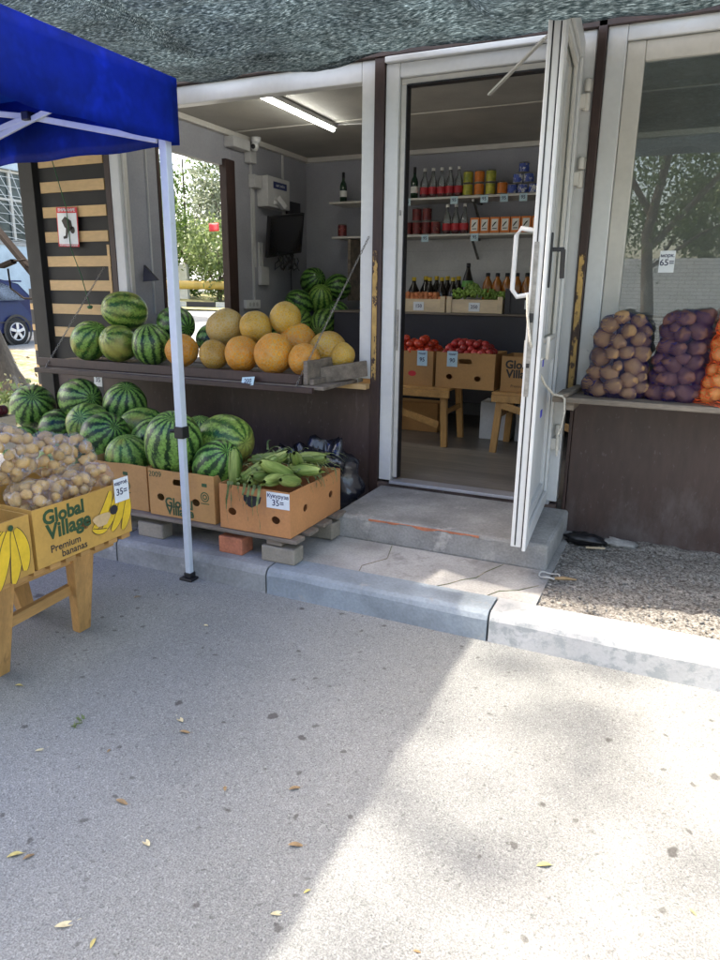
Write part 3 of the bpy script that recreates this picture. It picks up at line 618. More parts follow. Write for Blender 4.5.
# ------------------------------------------------------------------ shade net and blue tent
def net_front(x):
    pts = [(-8, 1.2), (-3.0, 1.4), (-2.80, 2.3), (-2.72, 3.02), (-2.3, 2.93), (-2.0, 2.95), (-1.5, 3.08), (-1.2, 3.1), (-.9, 2.5), (0, 2.4), (1.0, 2.4), (4, 2.4)]
    for (a, b), (c, d) in zip(pts, pts[1:]):
        if x <= c: return b+(d-b)*(x-a)/(c-a)
    return 3.2
q = MB()
def nf(u, v):
    x = -7.6+u*10.8; yf = net_front(x); y1 = 4.02
    y = y1+(yf-y1)*v
    z = 2.792+.008*math.sin(x*3.1)
    rise = .07*v if x > -3.2 else .07*v+.13*min(1, v*1.5)*min(1, (-3.2-x)/.5)
    k = min(1, max(0, (x+1.25)/.5)); k = k*k*(3-2*k)
    s2 = min(1, max(0, (3.12-y)/.16)); s2 = s2*s2*(3-2*s2)
    sag = rise*(1-k)+k*(.015-.29*s2-.06*max(0, 2.95-y))
    z += sag + .05*noise.noise(Vector((x*2.2, y*3, 0)))*min(1, v*3+.2) + .045*noise.noise(Vector((x*1.2+y*4, y*14-x*2, 4))) + .007*noise.noise(Vector((x*8+y*20, y*30-x*6, 4)))
    if v < .02:
        z -= .006
    return Vector((x, y, z))
q.grid(nf, 460, 90)
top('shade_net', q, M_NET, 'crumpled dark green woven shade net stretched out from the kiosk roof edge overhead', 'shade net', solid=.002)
T = thing('canopy_tent', (-3.75, 1.27, 0), 'blue pop-up canopy tent with white steel legs standing left of the shop front', 'tent')
q = MB(); x0, x1, y0, y1 = -5.27, -2.215, -.24, 2.80; ze = 2.42; pk = Vector((-3.75, 1.28, 3.15))
def rf(u, v):
    x = x0+(x1-x0)*u; y = y0+(y1-y0)*v
    e = max(abs(u-.5), abs(v-.5))*2; z = pk.z+(ze-pk.z)*e
    z -= .06*math.sin(math.pi*min(1, e*1.0))*(1 if e < .98 else 0)
    z += .012*noise.noise(Vector((x*3, y*3, 0)))*(1-e)*2
    return Vector((x, y, z))
q.grid(rf, 48, 48)
obj('canopy_roof', q, M_BLUE, T)
q = MB(); per = [(x0, y0), (x1, y0), (x1, y1), (x0, y1), (x0, y0)]
for (a, b) in zip(per, per[1:]):
    a = Vector((a[0], a[1], 0)); b = Vector((b[0], b[1], 0)); nn = (b-a).cross(Vector((0, 0, 1))).normalized()
    def vf(u, v, a=a, b=b, nn=nn):
        p = a.lerp(b, u); k = math.sin(math.pi*u)
        z = ze-.275*v-.02*k*v+.004*math.sin(u*40)*v
        off = (.012*math.sin(u*21)+.01*math.sin(u*47+1)+.02*noise.noise(Vector((u*9, v*3, a.x))))*k*v
        return Vector((p.x+nn.x*off, p.y+nn.y*off, z))
    q.grid(vf, 60, 6)
obj('valance', q, M_BLUE, T, solid=.0015)
for (x, y) in ((-2.262, 2.755), (-2.262, -.20), (-5.235, 2.755), (-5.235, -.20)):
    q = MB(); q.box(x-.021, x+.021, y-.021, y+.021, .80, 2.40); q.box(x-.016, x+.016, y-.016, y+.016, .012, .81)
    lg = obj('leg', q, M_METW, T, .004)
    q = MB(); q.box(x-.027, x+.027, y-.027, y+.027, .775, .835); q.tube([(x-.03, y-.02, .812), (x-.048, y-.03, .812)], .011, 8)
    obj('lock_collar', q, M_BLACK, lg, .003)
    q = MB(); q.box(x-.04, x+.04, y-.04, y+.03, .0, .014); q.box(x-.022, x+.022, y-.022, y+.022, .0145, .04); obj('foot', q, M_BLACK, lg, .003)
q = MB(); yb = 2.735
q.bar((-2.29, yb, 2.16), (-3.05, yb-.01, 2.315), .014, .028); q.bar((-3.05, yb-.03, 2.315), (-3.75, yb-.01, 2.19), .014, .028)
q.bar((-2.80, yb-.03, 2.355), (-3.75, yb-.02, 2.13), .014, .028); q.bar((-3.05, yb-.012, 2.315), (-3.75, yb-.01, 2.42), .014, .028)
q.bar((-3.75, yb, 2.19), (-4.6, yb, 2.38), .014, .028); q.bar((-3.75, yb, 2.4), (-5.2, yb, 2.16), .014, .028)
q.bar((-3.75, yb, 2.42), (-3.75, 1.28, 2.95), .02, .02); q.bar((-2.29, 1.28, 2.38), (-3.75, 1.28, 2.6), .014, .028)
obj('truss_bar', q, M_METW, T, .003)
q = MB(); q.box(-3.075, -3.03, yb-.055, yb+.005, 2.295, 2.335); obj('truss_joint', q, M_BLACK, T, .004)

# ------------------------------------------------------------------ watermelons and melons
def fruit_mesh(name, m, rx, rz, rib=0.0, nr=10, jit=.03, seed=0, nu=40, nv=24):
    q = MB(); vs = []
    for j in range(nv+1):
        ph = math.pi*j/nv
        for i in range(nu):
            t = 2*math.pi*i/nu; d = Vector((math.sin(ph)*math.cos(t), math.sin(ph)*math.sin(t), math.cos(ph)))
            k = 1+jit*noise.noise(d*1.3+Vector((seed, 0, 0)))-rib*(.5+.5*math.cos(nr*t))*math.sin(ph)
            dz = -.06*rz*math.exp(-(ph/.18)**2)
            vs.append((d.x*rx*k, d.y*rx*k, d.z*rz*k+dz))
    fs = []
    for j in range(nv):
        for i in range(nu):
            a = j*nu+i; b = j*nu+(i+1) % nu; c = (j+1)*nu+(i+1) % nu; e = (j+1)*nu+i
            fs.append((a, e, c) if j == 0 else ((a, e, b) if j == nv-1 else (a, e, c, b)))
    q.add(vs, fs, True); return mkmesh(name, q, m)
WM = {
 'stripe': watermelon_mat('melon_rind_striped', (.010, .045, .010), (.20, .37, .075), 13, 0, .40),
 'dark': watermelon_mat('melon_rind_dark', (.008, .04, .010), (.14, .32, .06), 12, 0, .52),
 'pale': watermelon_mat('melon_rind_pale', (.02, .10, .015), (.24, .42, .08), 12, .2, .33),
 'yellow': watermelon_mat('melon_rind_yellow', (.03, .11, .015), (.25, .38, .07), 10, .62, .36)}
WME = {k: [fruit_mesh('watermelon', m, .15, .158+.012*i, 0, 10, .05, i*3.3) for i in range(3)] for k, m in WM.items()}
rnd = random.Random(8)
def wmelon(x, y, z, r, kind, ax, label, group):
    """ax: direction of the stalk axis"""
    qn = Vector(ax).normalized().to_track_quat('Z', 'Y'); qn = qn @ Quaternion((0, 0, 1), rnd.uniform(0, 6))
    s = r/.155
    return inst(WME[kind][rnd.randrange(3)], 'watermelon', (x, y, z), qn.to_euler(), s, label, 'watermelon', group)
G1 = 'watermelons heaped below the counter'
for a in [
 (-4.26, 3.55, .665, .165, 'stripe', (.6, -.5, .5), 'striped watermelon at the far left end of the heap, beside the corner pillar'),
 (-3.84, 3.60, .750, .150, 'stripe', (1, -.3, .15), 'dark banded watermelon high in the heap, right under the smudged grey panel'),
 (-3.97, 3.50, .545, .135, 'dark', (1, .2, .3), 'watermelon mostly hidden behind the potato bags, low between the two left ones'),
 (-3.53, 3.37, .630, .150, 'pale', (.4, -.9, .5), 'pale green mottled watermelon just above the clear potato bags'),
 (-3.448, 3.62, .722, .155, 'stripe', (.5, -.35, .9), 'upright striped watermelon leaning against the counter panel, its stripes running steeply'),
 (-3.23, 3.20, .610, .155, 'dark', (.8, -.3, .5), 'dark watermelon directly behind the rightmost clear potato bag'),
 (-3.19, 3.50, .610, .150, 'pale', (-.9, -.6, .3), 'round light green watermelon below the upright striped one'),
 (-2.96, 3.10, .515, .140, 'pale', (.1, -.3, 1), 'pale watermelon sitting in the leftmost plain carton, stalk end up'),
 (-2.95, 3.33, .590, .145, 'stripe', (.5, .2, .8), 'striped watermelon half hidden behind the large one at the tent leg'),
 (-2.54, 3.02, .665, .168, 'stripe', (.35, -.4, .9), 'largest watermelon, with wavy stripes, directly behind the tent leg'),
 (-2.68, 3.45, .610, .130, 'stripe', (.2, -.3, .9), 'small sliver of a watermelon showing behind the right side of the tent leg'),
 (-2.37, 3.28, .650, .162, 'yellow', (1, -.25, .1), 'oval yellow-green watermelon lying right of the tent leg, above the low one'),
 (-2.26, 3.04, .565, .140, 'dark', (.6, -.3, .6), 'low dark watermelon between the tent leg and the box of corn'),
 (-4.12, 3.32, .43, .150, 'dark', (1, 0, .2), 'bottom watermelon at the left edge of the heap'),
 (-3.62, 3.62, .43, .150, 'stripe', (.7, .3, .2), 'bottom watermelon at the back of the heap against the panel'),
 (-3.30, 3.45, .40, .145, 'stripe', (.3, .8, .2), 'bottom watermelon in the middle of the heap'),
 (-3.68, 3.22, .41, .150, 'pale', (.9, .3, .3), 'bottom watermelon in front, behind the banana table')]:
    wmelon(*a, G1)
G2 = 'watermelons on the counter tray'
for a in [
 (-3.955, 3.85, 1.150, .150, 'pale', (.75, -.2, .65), 'slanting light-striped watermelon at the left end of the tray'),
 (-3.672, 3.84, 1.143, .148, 'yellow', (-.1, -.9, .4), 'yellowish scuffed watermelon on the tray, under the topmost one'),
 (-3.366, 3.83, 1.147, .152, 'stripe', (.05, -.25, 1), 'boldly striped upright watermelon on the tray, left of the tent leg'),
 (-3.74, 4.00, 1.365, .155, 'yellow', (-.5, -.8, .1), 'topmost watermelon on the tray with a yellow-brown patch'),
 (-3.36, 4.10, 1.275, .145, 'dark', (1, -.3, -.2), 'dark watermelon behind, resting over the upright striped one'),
 (-3.06, 4.14, 1.175, .135, 'dark', (1, .2, .1), 'watermelon half hidden behind the melons, just right of the tent leg')]:
    a = list(a); a[2] -= a[3]*.09; a[3] *= .92; wmelon(*a, G2)
G3 = 'watermelons piled inside the shop'
for a in [
 (-3.49, 6.42, 1.610, 'dark', 'topmost watermelon of the dim pile in the shop corner'),
 (-3.20, 6.40, 1.550, 'dark', 'watermelon right of the topmost one in the dim pile'),
 (-3.50, 6.15, 1.395, 'dark', 'watermelon on the left shoulder of the dim pile'),
 (-3.33, 6.28, 1.430, 'pale', 'paler watermelon in the centre of the dim pile'),
 (-3.42, 6.02, 1.215, 'stripe', 'watermelon with clear light stripes at the front of the dim pile'),
 (-3.19, 6.08, 1.215, 'stripe', 'brightest striped watermelon low on the right of the dim pile'),
 (-3.62, 5.98, 1.160, 'dark', 'lowest left watermelon of the dim pile'),
 (-3.64, 6.30, 1.260, 'dark', 'watermelon against the grey side wall in the dim pile'),
 (-3.18, 6.33, 1.290, 'dark', 'watermelon at the back right of the dim pile beside the counter'),
 (-3.40, 6.45, 1.130, 'dark', 'watermelon buried at the back of the dim pile')]:
    wmelon(a[0], a[1], a[2], .132, a[3], (rnd.uniform(-1, 1), -.6, rnd.uniform(-.5, 1)), a[4], G3)
MM = {'orange': melon_mat('melon_orange', (.68, .25, .006), (.72, .36, .012), (.5, .35, .15)),
      'ochre': melon_mat('melon_ochre', (.48, .25, .015), (.54, .34, .03), (.45, .34, .18)),
      'tan': melon_mat('melon_tan', (.50, .31, .06), (.56, .38, .10), (.52, .42, .22)),
      'yellow': melon_mat('melon_yellow', (.60, .33, .02), (.64, .40, .045), (.5, .38, .18))}
MME = {k: fruit_mesh('melon', m, .1, .104, .012, 10, .04, i) for i, (k, m) in enumerate(MM.items())}
for a in [
 (-3.07, 3.79, 1.108, .110, 'orange', (1, 0, .3), 1, 'orange melon behind the tent leg on the tray'),
 (-2.815, 3.80, 1.092, .098, 'ochre', (.1, -1, .2), 1, 'dull ochre melon with its end facing out, lowest in the tray row'),
 (-2.595, 3.80, 1.108, .112, 'orange', (-.3, .1, 1), 1, 'upright orange melon between the ochre one and the widest one'),
 (-2.345, 3.79, 1.118, .130, 'orange', (1, .1, .1), .93, 'widest orange melon in the middle of the tray'),
 (-2.125, 3.79, 1.093, .100, 'orange', (.2, -.9, .3), 1, 'small orange melon beside the chain with a pale mark'),
 (-2.86, 4.00, 1.262, .120, 'tan', (.8, .1, .35), 1.12, 'pale tan oval melon on top of the tray row, left of the round one'),
 (-2.60, 3.98, 1.268, .108, 'yellow', (.2, -.8, .5), 1, 'round yellow-tan melon on top of the tray row'),
 (-2.43, 4.08, 1.330, .105, 'yellow', (.3, .4, 1), 1, 'highest yellow melon of the row, at its right'),
 (-2.35, 4.10, 1.175, .125, 'orange', (1, .2, .2), 1, 'orange melon peeping out behind the widest one'),
 (-2.10, 4.06, 1.145, .112, 'ochre', (1, .3, .2), 1.05, 'mustard melon behind the chain'),
 (-1.99, 4.04, 1.105, .085, 'yellow', (.4, .3, .6), 1, 'smallest yellow melon near the right end board')]:
    qn = Vector(a[5]).normalized().to_track_quat('Z', 'Y'); s = a[3]/.1
    inst(MME[a[4]], 'melon', a[:3], qn.to_euler(), (s, s, s*a[6]), a[7], 'melon', 'melons on the counter tray')
kp('tray_board', M_OLDW, (-4.24, -1.99, 3.66, 4.085, .957, .992), bevel=.003, parent=tr)
kp('inner_counter', M_OLDW, (-3.73, -1.90, 4.185, 4.5, .96, .99), bevel=.003)
kp('inner_sill', M_CREAM, (-3.73, -1.90, 4.10, 4.18, .93, .965), bevel=.003)
M = frame((-2.42, 3.60, .962), (1, -.12, .12), (0, .45, 1)); price_tag(M, .10, .055, [('200', .04, 0)], None, 'small pale blue price card leaning on the tray edge under the melons', M_PAPERB)
M = frame((-4.16, Y0-.002, .82), (1, 0, -.05), (0, 0, 1)); price_tag(M, .085, .12, [('арбуз', .025, .28), ('35', .05, -.08)], K)
# painted-over smudge on the panel
q = MB(); q.grid(lambda u, v: Vector((-4.48+.37*u, Y0-.0015-.0005*math.sin(3*u), .66+.14*v+.006*noise.noise(Vector((u*4, v*4, 1))))), 12, 4)
obj('grey_smudge', q, mat('grey_paint', (.035, .04, .045), .7, .2), K)

# ------------------------------------------------------------------ cartons
def carton(x0, x1, y0, y1, z0, z1, label, m, holes_front=(), holes_side=(), slot=False, group='fruit cartons', rz=0, flap=0):
    """open box with real hand holes; built about its own base"""
    cx, cy = (x0+x1)/2, (y0+y1)/2
    B = thing('carton', (cx, cy, z0), label, 'carton', group, rz)
    W, Dp, H = (x1-x0), (y1-y0), (z1-z0)
    q = MB(); th = .006
    hf = [ell(a*W, b*H, .026, .021) for a, b in holes_front]
    if slot: hf.append([(W*.5-.05+.0, H*.70), (W*.5+.05, H*.70), (W*.5+.055, H*.76), (W*.5+.045, H*.83), (W*.5-.045, H*.83), (W*.5-.055, H*.76)])
    hs = [ell(a*Dp, b*H, .024, .020) for a, b in holes_side]
    top_f = [(0, 0), (W, 0), (W, H), (W*.7, H+.003), (W*.4, H-.004), (0, H)]
    q.panel(top_f, hf, th, frame((-W/2, -Dp/2, 0), (1, 0, 0), (0, 0, 1)))
    q.panel([(0, 0), (Dp-2*th, 0), (Dp-2*th, H), (Dp*.5, H-.003), (0, H)], hs, th, frame((W/2, -Dp/2+th, 0), (0, 1, 0), (0, 0, 1)))
    q.panel([(0, 0), (W, 0), (W, H), (0, H)], [], th, frame((W/2, Dp/2, 0), (-1, 0, 0), (0, 0, 1)))
    q.panel([(0, 0), (Dp-2*th, 0), (Dp-2*th, H), (0, H)], [], th, frame((-W/2, Dp/2-th, 0), (0, -1, 0), (0, 0, 1)))
    q.box(-W/2+th, W/2-th, -Dp/2+th, Dp/2-th, .002, .008)
    obj('walls', q, m, B, local=True)
    return B, W, Dp, H
def FR(W, Dp): return frame((-W/2, -Dp/2-.0008, 0), (1, 0, 0), (0, 0, 1))
def SD(W, Dp): return frame((W/2+.0008, -Dp/2, 0), (0, 1, 0), (0, 0, 1))
def words(B, M, items, m, nm='lettering'):
    q = MB()
    for (t, s, x, y, bold) in items: text_mb(q, t, s, M @ Matrix.Translation((x, y, .0)), .0003, bold)
    return obj(nm, q, m, B, local=True)
def ringlogo(B, M, x, y, r, m=M_PRINTG):
    q = MB()
    for (r0, r1) in ((r, r*.78), (r*.55, r*.32)):
        n = 20; vs = [M @ Vector((x+rr*math.cos(2*math.pi*k/n), y+rr*math.sin(2*math.pi*k/n), .0003)) for rr in (r0, r1) for k in range(n)]
        q.add(vs, [(k, (k+1) % n, n+(k+1) % n, n+k) for k in range(n)])
    q.add([M @ Vector(p) for p in ((x-r, y-r*1.45, .0003), (x+r, y-r*1.45, .0003), (x+r, y-r*1.25, .0003), (x-r, y-r*1.25, .0003))], [(0, 1, 2, 3)])
    q.add([M @ Vector(p) for p in ((x-r*.6, y+r*2.0, .0003), (x+r*.6, y+r*2.0, .0003), (x+r*.6, y+r*2.7, .0003), (x-r*.6, y+r*2.7, .0003))], [(0, 1, 2, 3)])
    obj('stamp', q, m, B, local=True)
B, W, Dp, H = carton(-3.10, -2.645, 2.90, 3.38, .282, .545, 'plain brown carton behind the banana table holding the pale watermelon', M_CARD, [(.3, .45)], [(.3, .4)])
ringlogo(B, FR(W, Dp), W*.66, H*.52, .03); words(B, SD(W, Dp), [('G', .13, .10, H*.72, .004)], M_PRINTK)
B, W, Dp, H = carton(-2.62, -2.175, 2.885, 3.37, .282, .548, 'brown carton with dark green lettering standing behind the tent leg', M_CARD, [(.18, .40), (.72, .40)], [], True)
words(B, FR(W, Dp), [('Global', .072, W*.46, H*.31, .0025), ('Village', .072, W*.47, H*.14, .0025)], M_PRINTG)
words(B, FR(W, Dp), [('2009', .045, W*.11, H*.88, .0)], M_PRINTG, 'stencil'); ringlogo(B, FR(W, Dp), W*.86, H*.55, .028)
B, W, Dp, H = carton(-2.13, -1.70, 2.87, 3.44, .282, .525, 'reddish carton full of corn with a white price tag, at the pallet end', M_CARDR, [(.18, .40), (.80, .36)], [(.27, .5), (.78, .5)])
q = MB(); 
CB = B
q = MB(); Mf = FR(W, Dp); price_tag(Matrix.Translation(B.location) @ Mf @ Matrix.Translation((W*.84, H*.80, .001)), .135, .085, [('Кукуруза', .028, .26), ('35=', .045, -.16)], B)
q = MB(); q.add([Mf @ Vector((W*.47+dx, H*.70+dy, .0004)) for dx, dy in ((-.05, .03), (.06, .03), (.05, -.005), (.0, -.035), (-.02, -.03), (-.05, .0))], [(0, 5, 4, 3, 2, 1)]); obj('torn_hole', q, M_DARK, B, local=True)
# corn cobs
def cob_mesh(seed):
    q = MB(); n = 16; L = .235; vs = []; rows = 14
    for j in range(rows+1):
        t = j/rows; r = .034*(math.sin(math.pi*min(1, (t*.88+.11)))**.38)*(1-.15*t)+.002
        for k in range(n):
            a = 2*math.pi*k/n; rr = r*(1+.10*math.cos(5*a+seed+t*1.5)+.04*noise.noise(Vector((k, j*.4, seed))))
            vs.append((rr*math.cos(a), rr*math.sin(a), (t-.5)*L))
    q.add(vs, [(j*n+k, j*n+(k+1) % n, (j+1)*n+(k+1) % n, (j+1)*n+k) for j in range(rows) for k in range(n)], True)
    q.lathe([(.001, -L/2-.03), (.011, -L/2-.028), (.010, -L/2+.01)], n=10)
    for k in range(4):   # husk leaves lying along the cob and flaring at the tip
        a = k*1.6+seed; fl = random.Random(seed*10+k).uniform(-.012, .006)
        def hf(u, v, a=a, fl=fl):
            w_ = (.6*math.sin(math.pi*(.12+.86*u)))*(v-.5)*1.9; rr = .0335*(math.sin(math.pi*min(1, u*.82+.13)))**.38*(1-.12*u)+.003+fl*u**4
            return Vector((rr*math.cos(a+w_), rr*math.sin(a+w_), -L/2+u*L*1.08))
        q.grid(hf, 10, 4)
    return mkmesh('corn_cob', q, M_HUSK)
CM = [cob_mesh(s) for s in range(3)]
cobs = [(-2.07, 2.93, .60, (.15, -.15, 1), 'corn cob standing upright at the left corner of the corn carton'),
 (-1.96, 3.00, .59, (.75, .15, .55), 'big pale corn cob lying diagonally at the left of the carton'),
 (-1.92, 3.04, .62, (.8, .2, .5), 'second diagonal corn cob lying just above the big pale one'),
 (-1.89, 2.93, .575, (0, -1, .25), 'small corn cob end facing out at the centre front'),
 (-1.84, 2.97, .61, (-.2, -.9, .5), 'light corn cob pointing up at the carton centre'),
 (-1.82, 2.92, .57, (.1, -1, .15), 'round corn end just above the price tag'),
 (-1.80, 3.12, .63, (.3, -.8, .55), 'rounded corn cob tip at the back centre of the carton'),
 (-1.75, 2.95, .565, (.15, -1, .3), 'corn cob end at the right front corner of the carton'),
 (-1.78, 3.25, .62, (1, -.35, .2), 'long corn cob lying across the right side of the carton'),
 (-1.74, 3.10, .59, (.9, -.3, .12), 'yellow-green corn cob lying under the long one on the right'),
 (-1.95, 2.95, .55, (.3, -1, .1), 'low corn end above the torn hole of the carton'),
 (-2.00, 3.20, .60, (.9, .3, .1), 'corn cob lying at the back left of the carton'),
 (-1.86, 3.33, .58, (1, .2, .05), 'corn cob at the far back edge of the carton'),
 (-1.90, 3.15, .53, (.7, .6, 0), 'corn cob buried in the middle of the carton'),
 (-2.03, 3.05, .54, (.2, 1, 0), 'corn cob under the diagonal pair at the left')]
for i, (x, y, z, d, lb) in enumerate(cobs):
    qn = Vector(d).normalized().to_track_quat('Z', 'Y') @ Quaternion((0, 0, 1), i)
    inst(CM[i % 3], 'corn_cob', (x, y, z), qn.to_euler(), rnd.uniform(.9, 1.1), lb, 'corn cob', 'corn cobs in the carton')
q = MB(); rr = random.Random(3)
def strip(q, p, d, L, w_, droop, n=8):
    p = Vector(p); d = Vector(d).normalized(); pts = [p]
    for k in range(n):
        d = (d+Vector((rr.uniform(-.25, .25), rr.uniform(-.25, .25), -droop+rr.uniform(-.2, .2)))).normalized(); p = p+d*L/n
        pts.append(p)
    for k in range(n):
        a, b = pts[k], pts[k+1]; s_ = (b-a).cross(Vector((.3, .2, 1))).normalized(); w0 = w_*(1-k/n*.8); w1 = w_*(1-(k+1)/n*.8)
        c0 = Vector((0, 0, w0*.4)); q.add([a-s_*w0, a+c0, a+s_*w0, b+s_*w1, b+c0, b-s_*w1], [(0, 1, 4, 5), (1, 2, 3, 4)], True)
for k in range(120):
    x = rr.uniform(-2.12, -1.72); y = rr.uniform(3.1, 3.42) if k > 12 else rr.uniform(2.9, 3.3)
    strip(q, (x, y, rr.uniform(.56, .64)), (rr.uniform(-1, 1), rr.uniform(-.6, .6), rr.uniform(-.15, .18)), rr.uniform(.08, .18), rr.uniform(.004, .011), .12)
for (x, L) in ((-2.06, .22), (-2.04, .16), (-1.93, .2), (-1.90, .16), (-1.87, .24), (-2.0, .1), (-1.96, .14)):
    strip(q, (x, 2.86, .545), (rr.uniform(-.2, .2), -.5, -.5), L, .009, .5, 9)
for k in range(14):
    strip(q, (rr.uniform(-1.75, -1.69), rr.uniform(3.1, 3.45), .55), (rr.uniform(.2, 1), rr.uniform(-.3, .5), .1), rr.uniform(.06, .12), .006, .3)
o = top('husk_leaves', q, mat('withered_husk', (.07, .13, .035), .75, .35, 14, c2=(.20, .24, .10)), 'tangle of withered green husk leaves over and around the corn', 'husk leaves'); o['kind'] = 'stuff'
# pallet on bricks
P = thing('pallet', (-2.45, 3.2, .2), 'weathered wooden pallet on bricks under the row of cartons', 'pallet')
for (a, b) in ((2.86, 2.95), (3.0, 3.1), (3.16, 3.26), (3.32, 3.44)):
    q = MB(); q.box(-4.3, -1.66, a, b, .258, .278); obj('deck_board', q, M_OLDW, P, .003)
for x in (-4.2, -3.0, -1.80):
    q = MB(); q.box(x-.045, x+.045, 2.87, 3.43, .232, .2575); obj('bearer', q, M_OLDW, P, .003)
def block(x0, x1, y0, y1, z1, m, label, nm='brick', g='blocks under the pallet'):
    q = MB(); q.box(x0, x1, y0, y1, .136, z1); o = top(nm, q, m, label, 'brick', g, bevel=.008)
block(-2.72, -2.54, 2.88, 2.97, .222, M_BLOCK, 'pale concrete block under the pallet left of the tent leg', 'concrete_block')
block(-2.15, -2.00, 2.87, 2.98, .23, M_BRICKR, 'reddish clay brick under the pallet below the corn carton')
block(-1.88, -1.68, 2.87, 2.97, .222, M_BLOCK, 'long pale block under the right end of the pallet', 'concrete_block')
block(-4.2, -4.0, 2.9, 3.05, .215, M_BLOCK, 'block under the left end of the pallet', 'concrete_block')
block(-1.9, -1.68, 3.3, 3.42, .23, M_BLOCK, 'block under the back right corner of the pallet', 'concrete_block')
# black plastic bags
def bagblob(c, r, seed, label, m):
    q = MB(); q.ball(c, r[0], r[1], r[2], 36, 24, .55, seed, 2.4)
    for i, v in enumerate(q.v):
        k = .03*noise.noise(v*14)+.015*noise.noise(v*35); q.v[i] = v+(v-Vector(c)).normalized()*k
        if q.v[i].z < .131: q.v[i].z = .131
    return top('plastic_bag', q, m, label, 'plastic bag')
M_BAG = mat('black_bag', (.014, .015, .022), .22, .3, 8, 40, .3, spec=.8)
bagblob((-2.02, 3.86, .33), (.20, .17, .24), 2, 'shiny black plastic bag slumped between the corn carton and the doorstep', M_BAG)
bagblob((-2.28, 3.9, .30), (.16, .13, .2), 5, 'second black bag behind the corn carton against the panel', M_BAG)

# ------------------------------------------------------------------ banana cartons on the low table
TB = thing('low_table', (-2.42, 1.7, 0), 'low pine trestle table with tapered splayed legs carrying banana cartons', 'table')
for y in [1.02+.078*k for k in range(16)]:
    q = MB(); q.box(-2.78, -2.165, y, y+.052, .425, .447); obj('slat', q, M_WOODH, TB, .003)
q = MB()
for x in (-2.70, -2.27):
    q = MB(); q.box(x-.025, x+.025, 1.05, 2.22, .375, .4245); obj('rail', q, M_WOODH, TB, .004)
for (x, y, dx, dy) in ((-2.245, 2.02, -.11, .06), (-2.245, 1.62, -.11, .03), (-2.72, 2.02, .03, .06), (-2.72, 1.2, .03, -.06)):
    q = MB(); q.bar((x, y, .42), (x+dx*.9, y+dy, .0), .055, .115, (0, 1, 0), .045, .065); obj('leg', q, M_WOOD, TB, .004)
q = MB(); q.bar((-2.30, 1.66, .22), (-2.31, 2.03, .235), .03, .045); obj('stretcher', q, M_WOODH, TB, .003)
def banana(q1, q2, M, x, y, L, ang, bend, wd):
    n = 14; pts = []; px, py = x, y
    for k in range(n+1):
        t = k/n; a = ang+bend*t; pts.append((px, py, a, wd*(math.sin(math.pi*(.05+.90*t))**.55)))
        px += L/n*math.cos(a); py += L/n*math.sin(a)
    def rib(q, ex, z):
        vs = []
        for (cx_, cy_, a, ww) in pts:
            nx, ny = -math.sin(a), math.cos(a); vs += [M @ Vector((cx_+nx*(ww+ex), cy_+ny*(ww+ex), z)), M @ Vector((cx_-nx*(ww+ex), cy_-ny*(ww+ex), z))]
        q.add(vs, [(2*i, 2*i+1, 2*i+3, 2*i+2) for i in range(n)])
    rib(q2, .0028, zst[0]); rib(q1, 0, zst[0]+.0004); zst[0] += .0008
zst = [.0004]
def fliplocal(q):  # make print faces point outwards whatever their winding
    return q
# far banana box: its printed long side faces +X
B, W, Dp, H = carton(-2.66, -2.155, 1.735, 2.245, .452, .690, 'golden banana carton with green lettering and a price tag, filled with bagged potatoes', M_CARDG, [], [(.48, .46), (.80, .55)])
Ms = SD(W, Dp); Z = Matrix.Translation((0, 0, .0))
words(B, Ms, [('Global', .078, Dp*.29, H*.80, .003), ('Village', .086, Dp*.33, H*.54, .003)], M_PRINTG)
words(B, Ms, [('Premium', .042, Dp*.28, H*.25, .0006), ('bananas', .042, Dp*.36, H*.11, .0006)], M_PRINTK, 'small_lettering')
qy, qk = MB(), MB()
zst[0] = .0004
for (x, y, L, a, bd) in [(.40, .215, .20, -1.85, -.85), (.435, .205, .20, -1.75, -.85), (.47, .195, .195, -1.68, -.8), (.497, .165, .16, -1.62, -.6), (.36, .055, .09, 3.3, -.9)]:
    banana(qy, qk, Ms, x, y, L*.93, a, bd, .022 if L > .15 else .010)
obj('banana_outline', qk, M_PRINTK, B, local=True); obj('banana_picture', qy, M_YEL, B, local=True)
q = MB(); q.add([Ms @ Vector((x, y, .0062)) for x, y in [(.335+.046*math.cos(t)*(1+.25*math.sin(3*t)), .105+.033*math.sin(t)*(1+.2*math.cos(2*t))) for t in (2*math.pi*k/16 for k in range(16))]], [tuple(range(16))])
obj('torn_patch', q, mat('torn_card', (.62, .43, .22), .9, .15), B, local=True)
q = MB(); q.add([Ms @ Vector((.405+.024*math.cos(t), .1305+.021*math.sin(t), .0068)) for t in (2*math.pi*k/14 for k in range(14))], [tuple(range(14))]); obj('hole_shade', q, M_DARK, B, local=True)  # flat dark disc over the print paints the shade inside the hand hole
price_tag(Matrix.Translation(B.location) @ Ms @ Matrix.Translation((Dp-.052, H-.03, .007)), .085, .105, [('картоф.', .022, .3), ('35=', .042, -.08)], B)
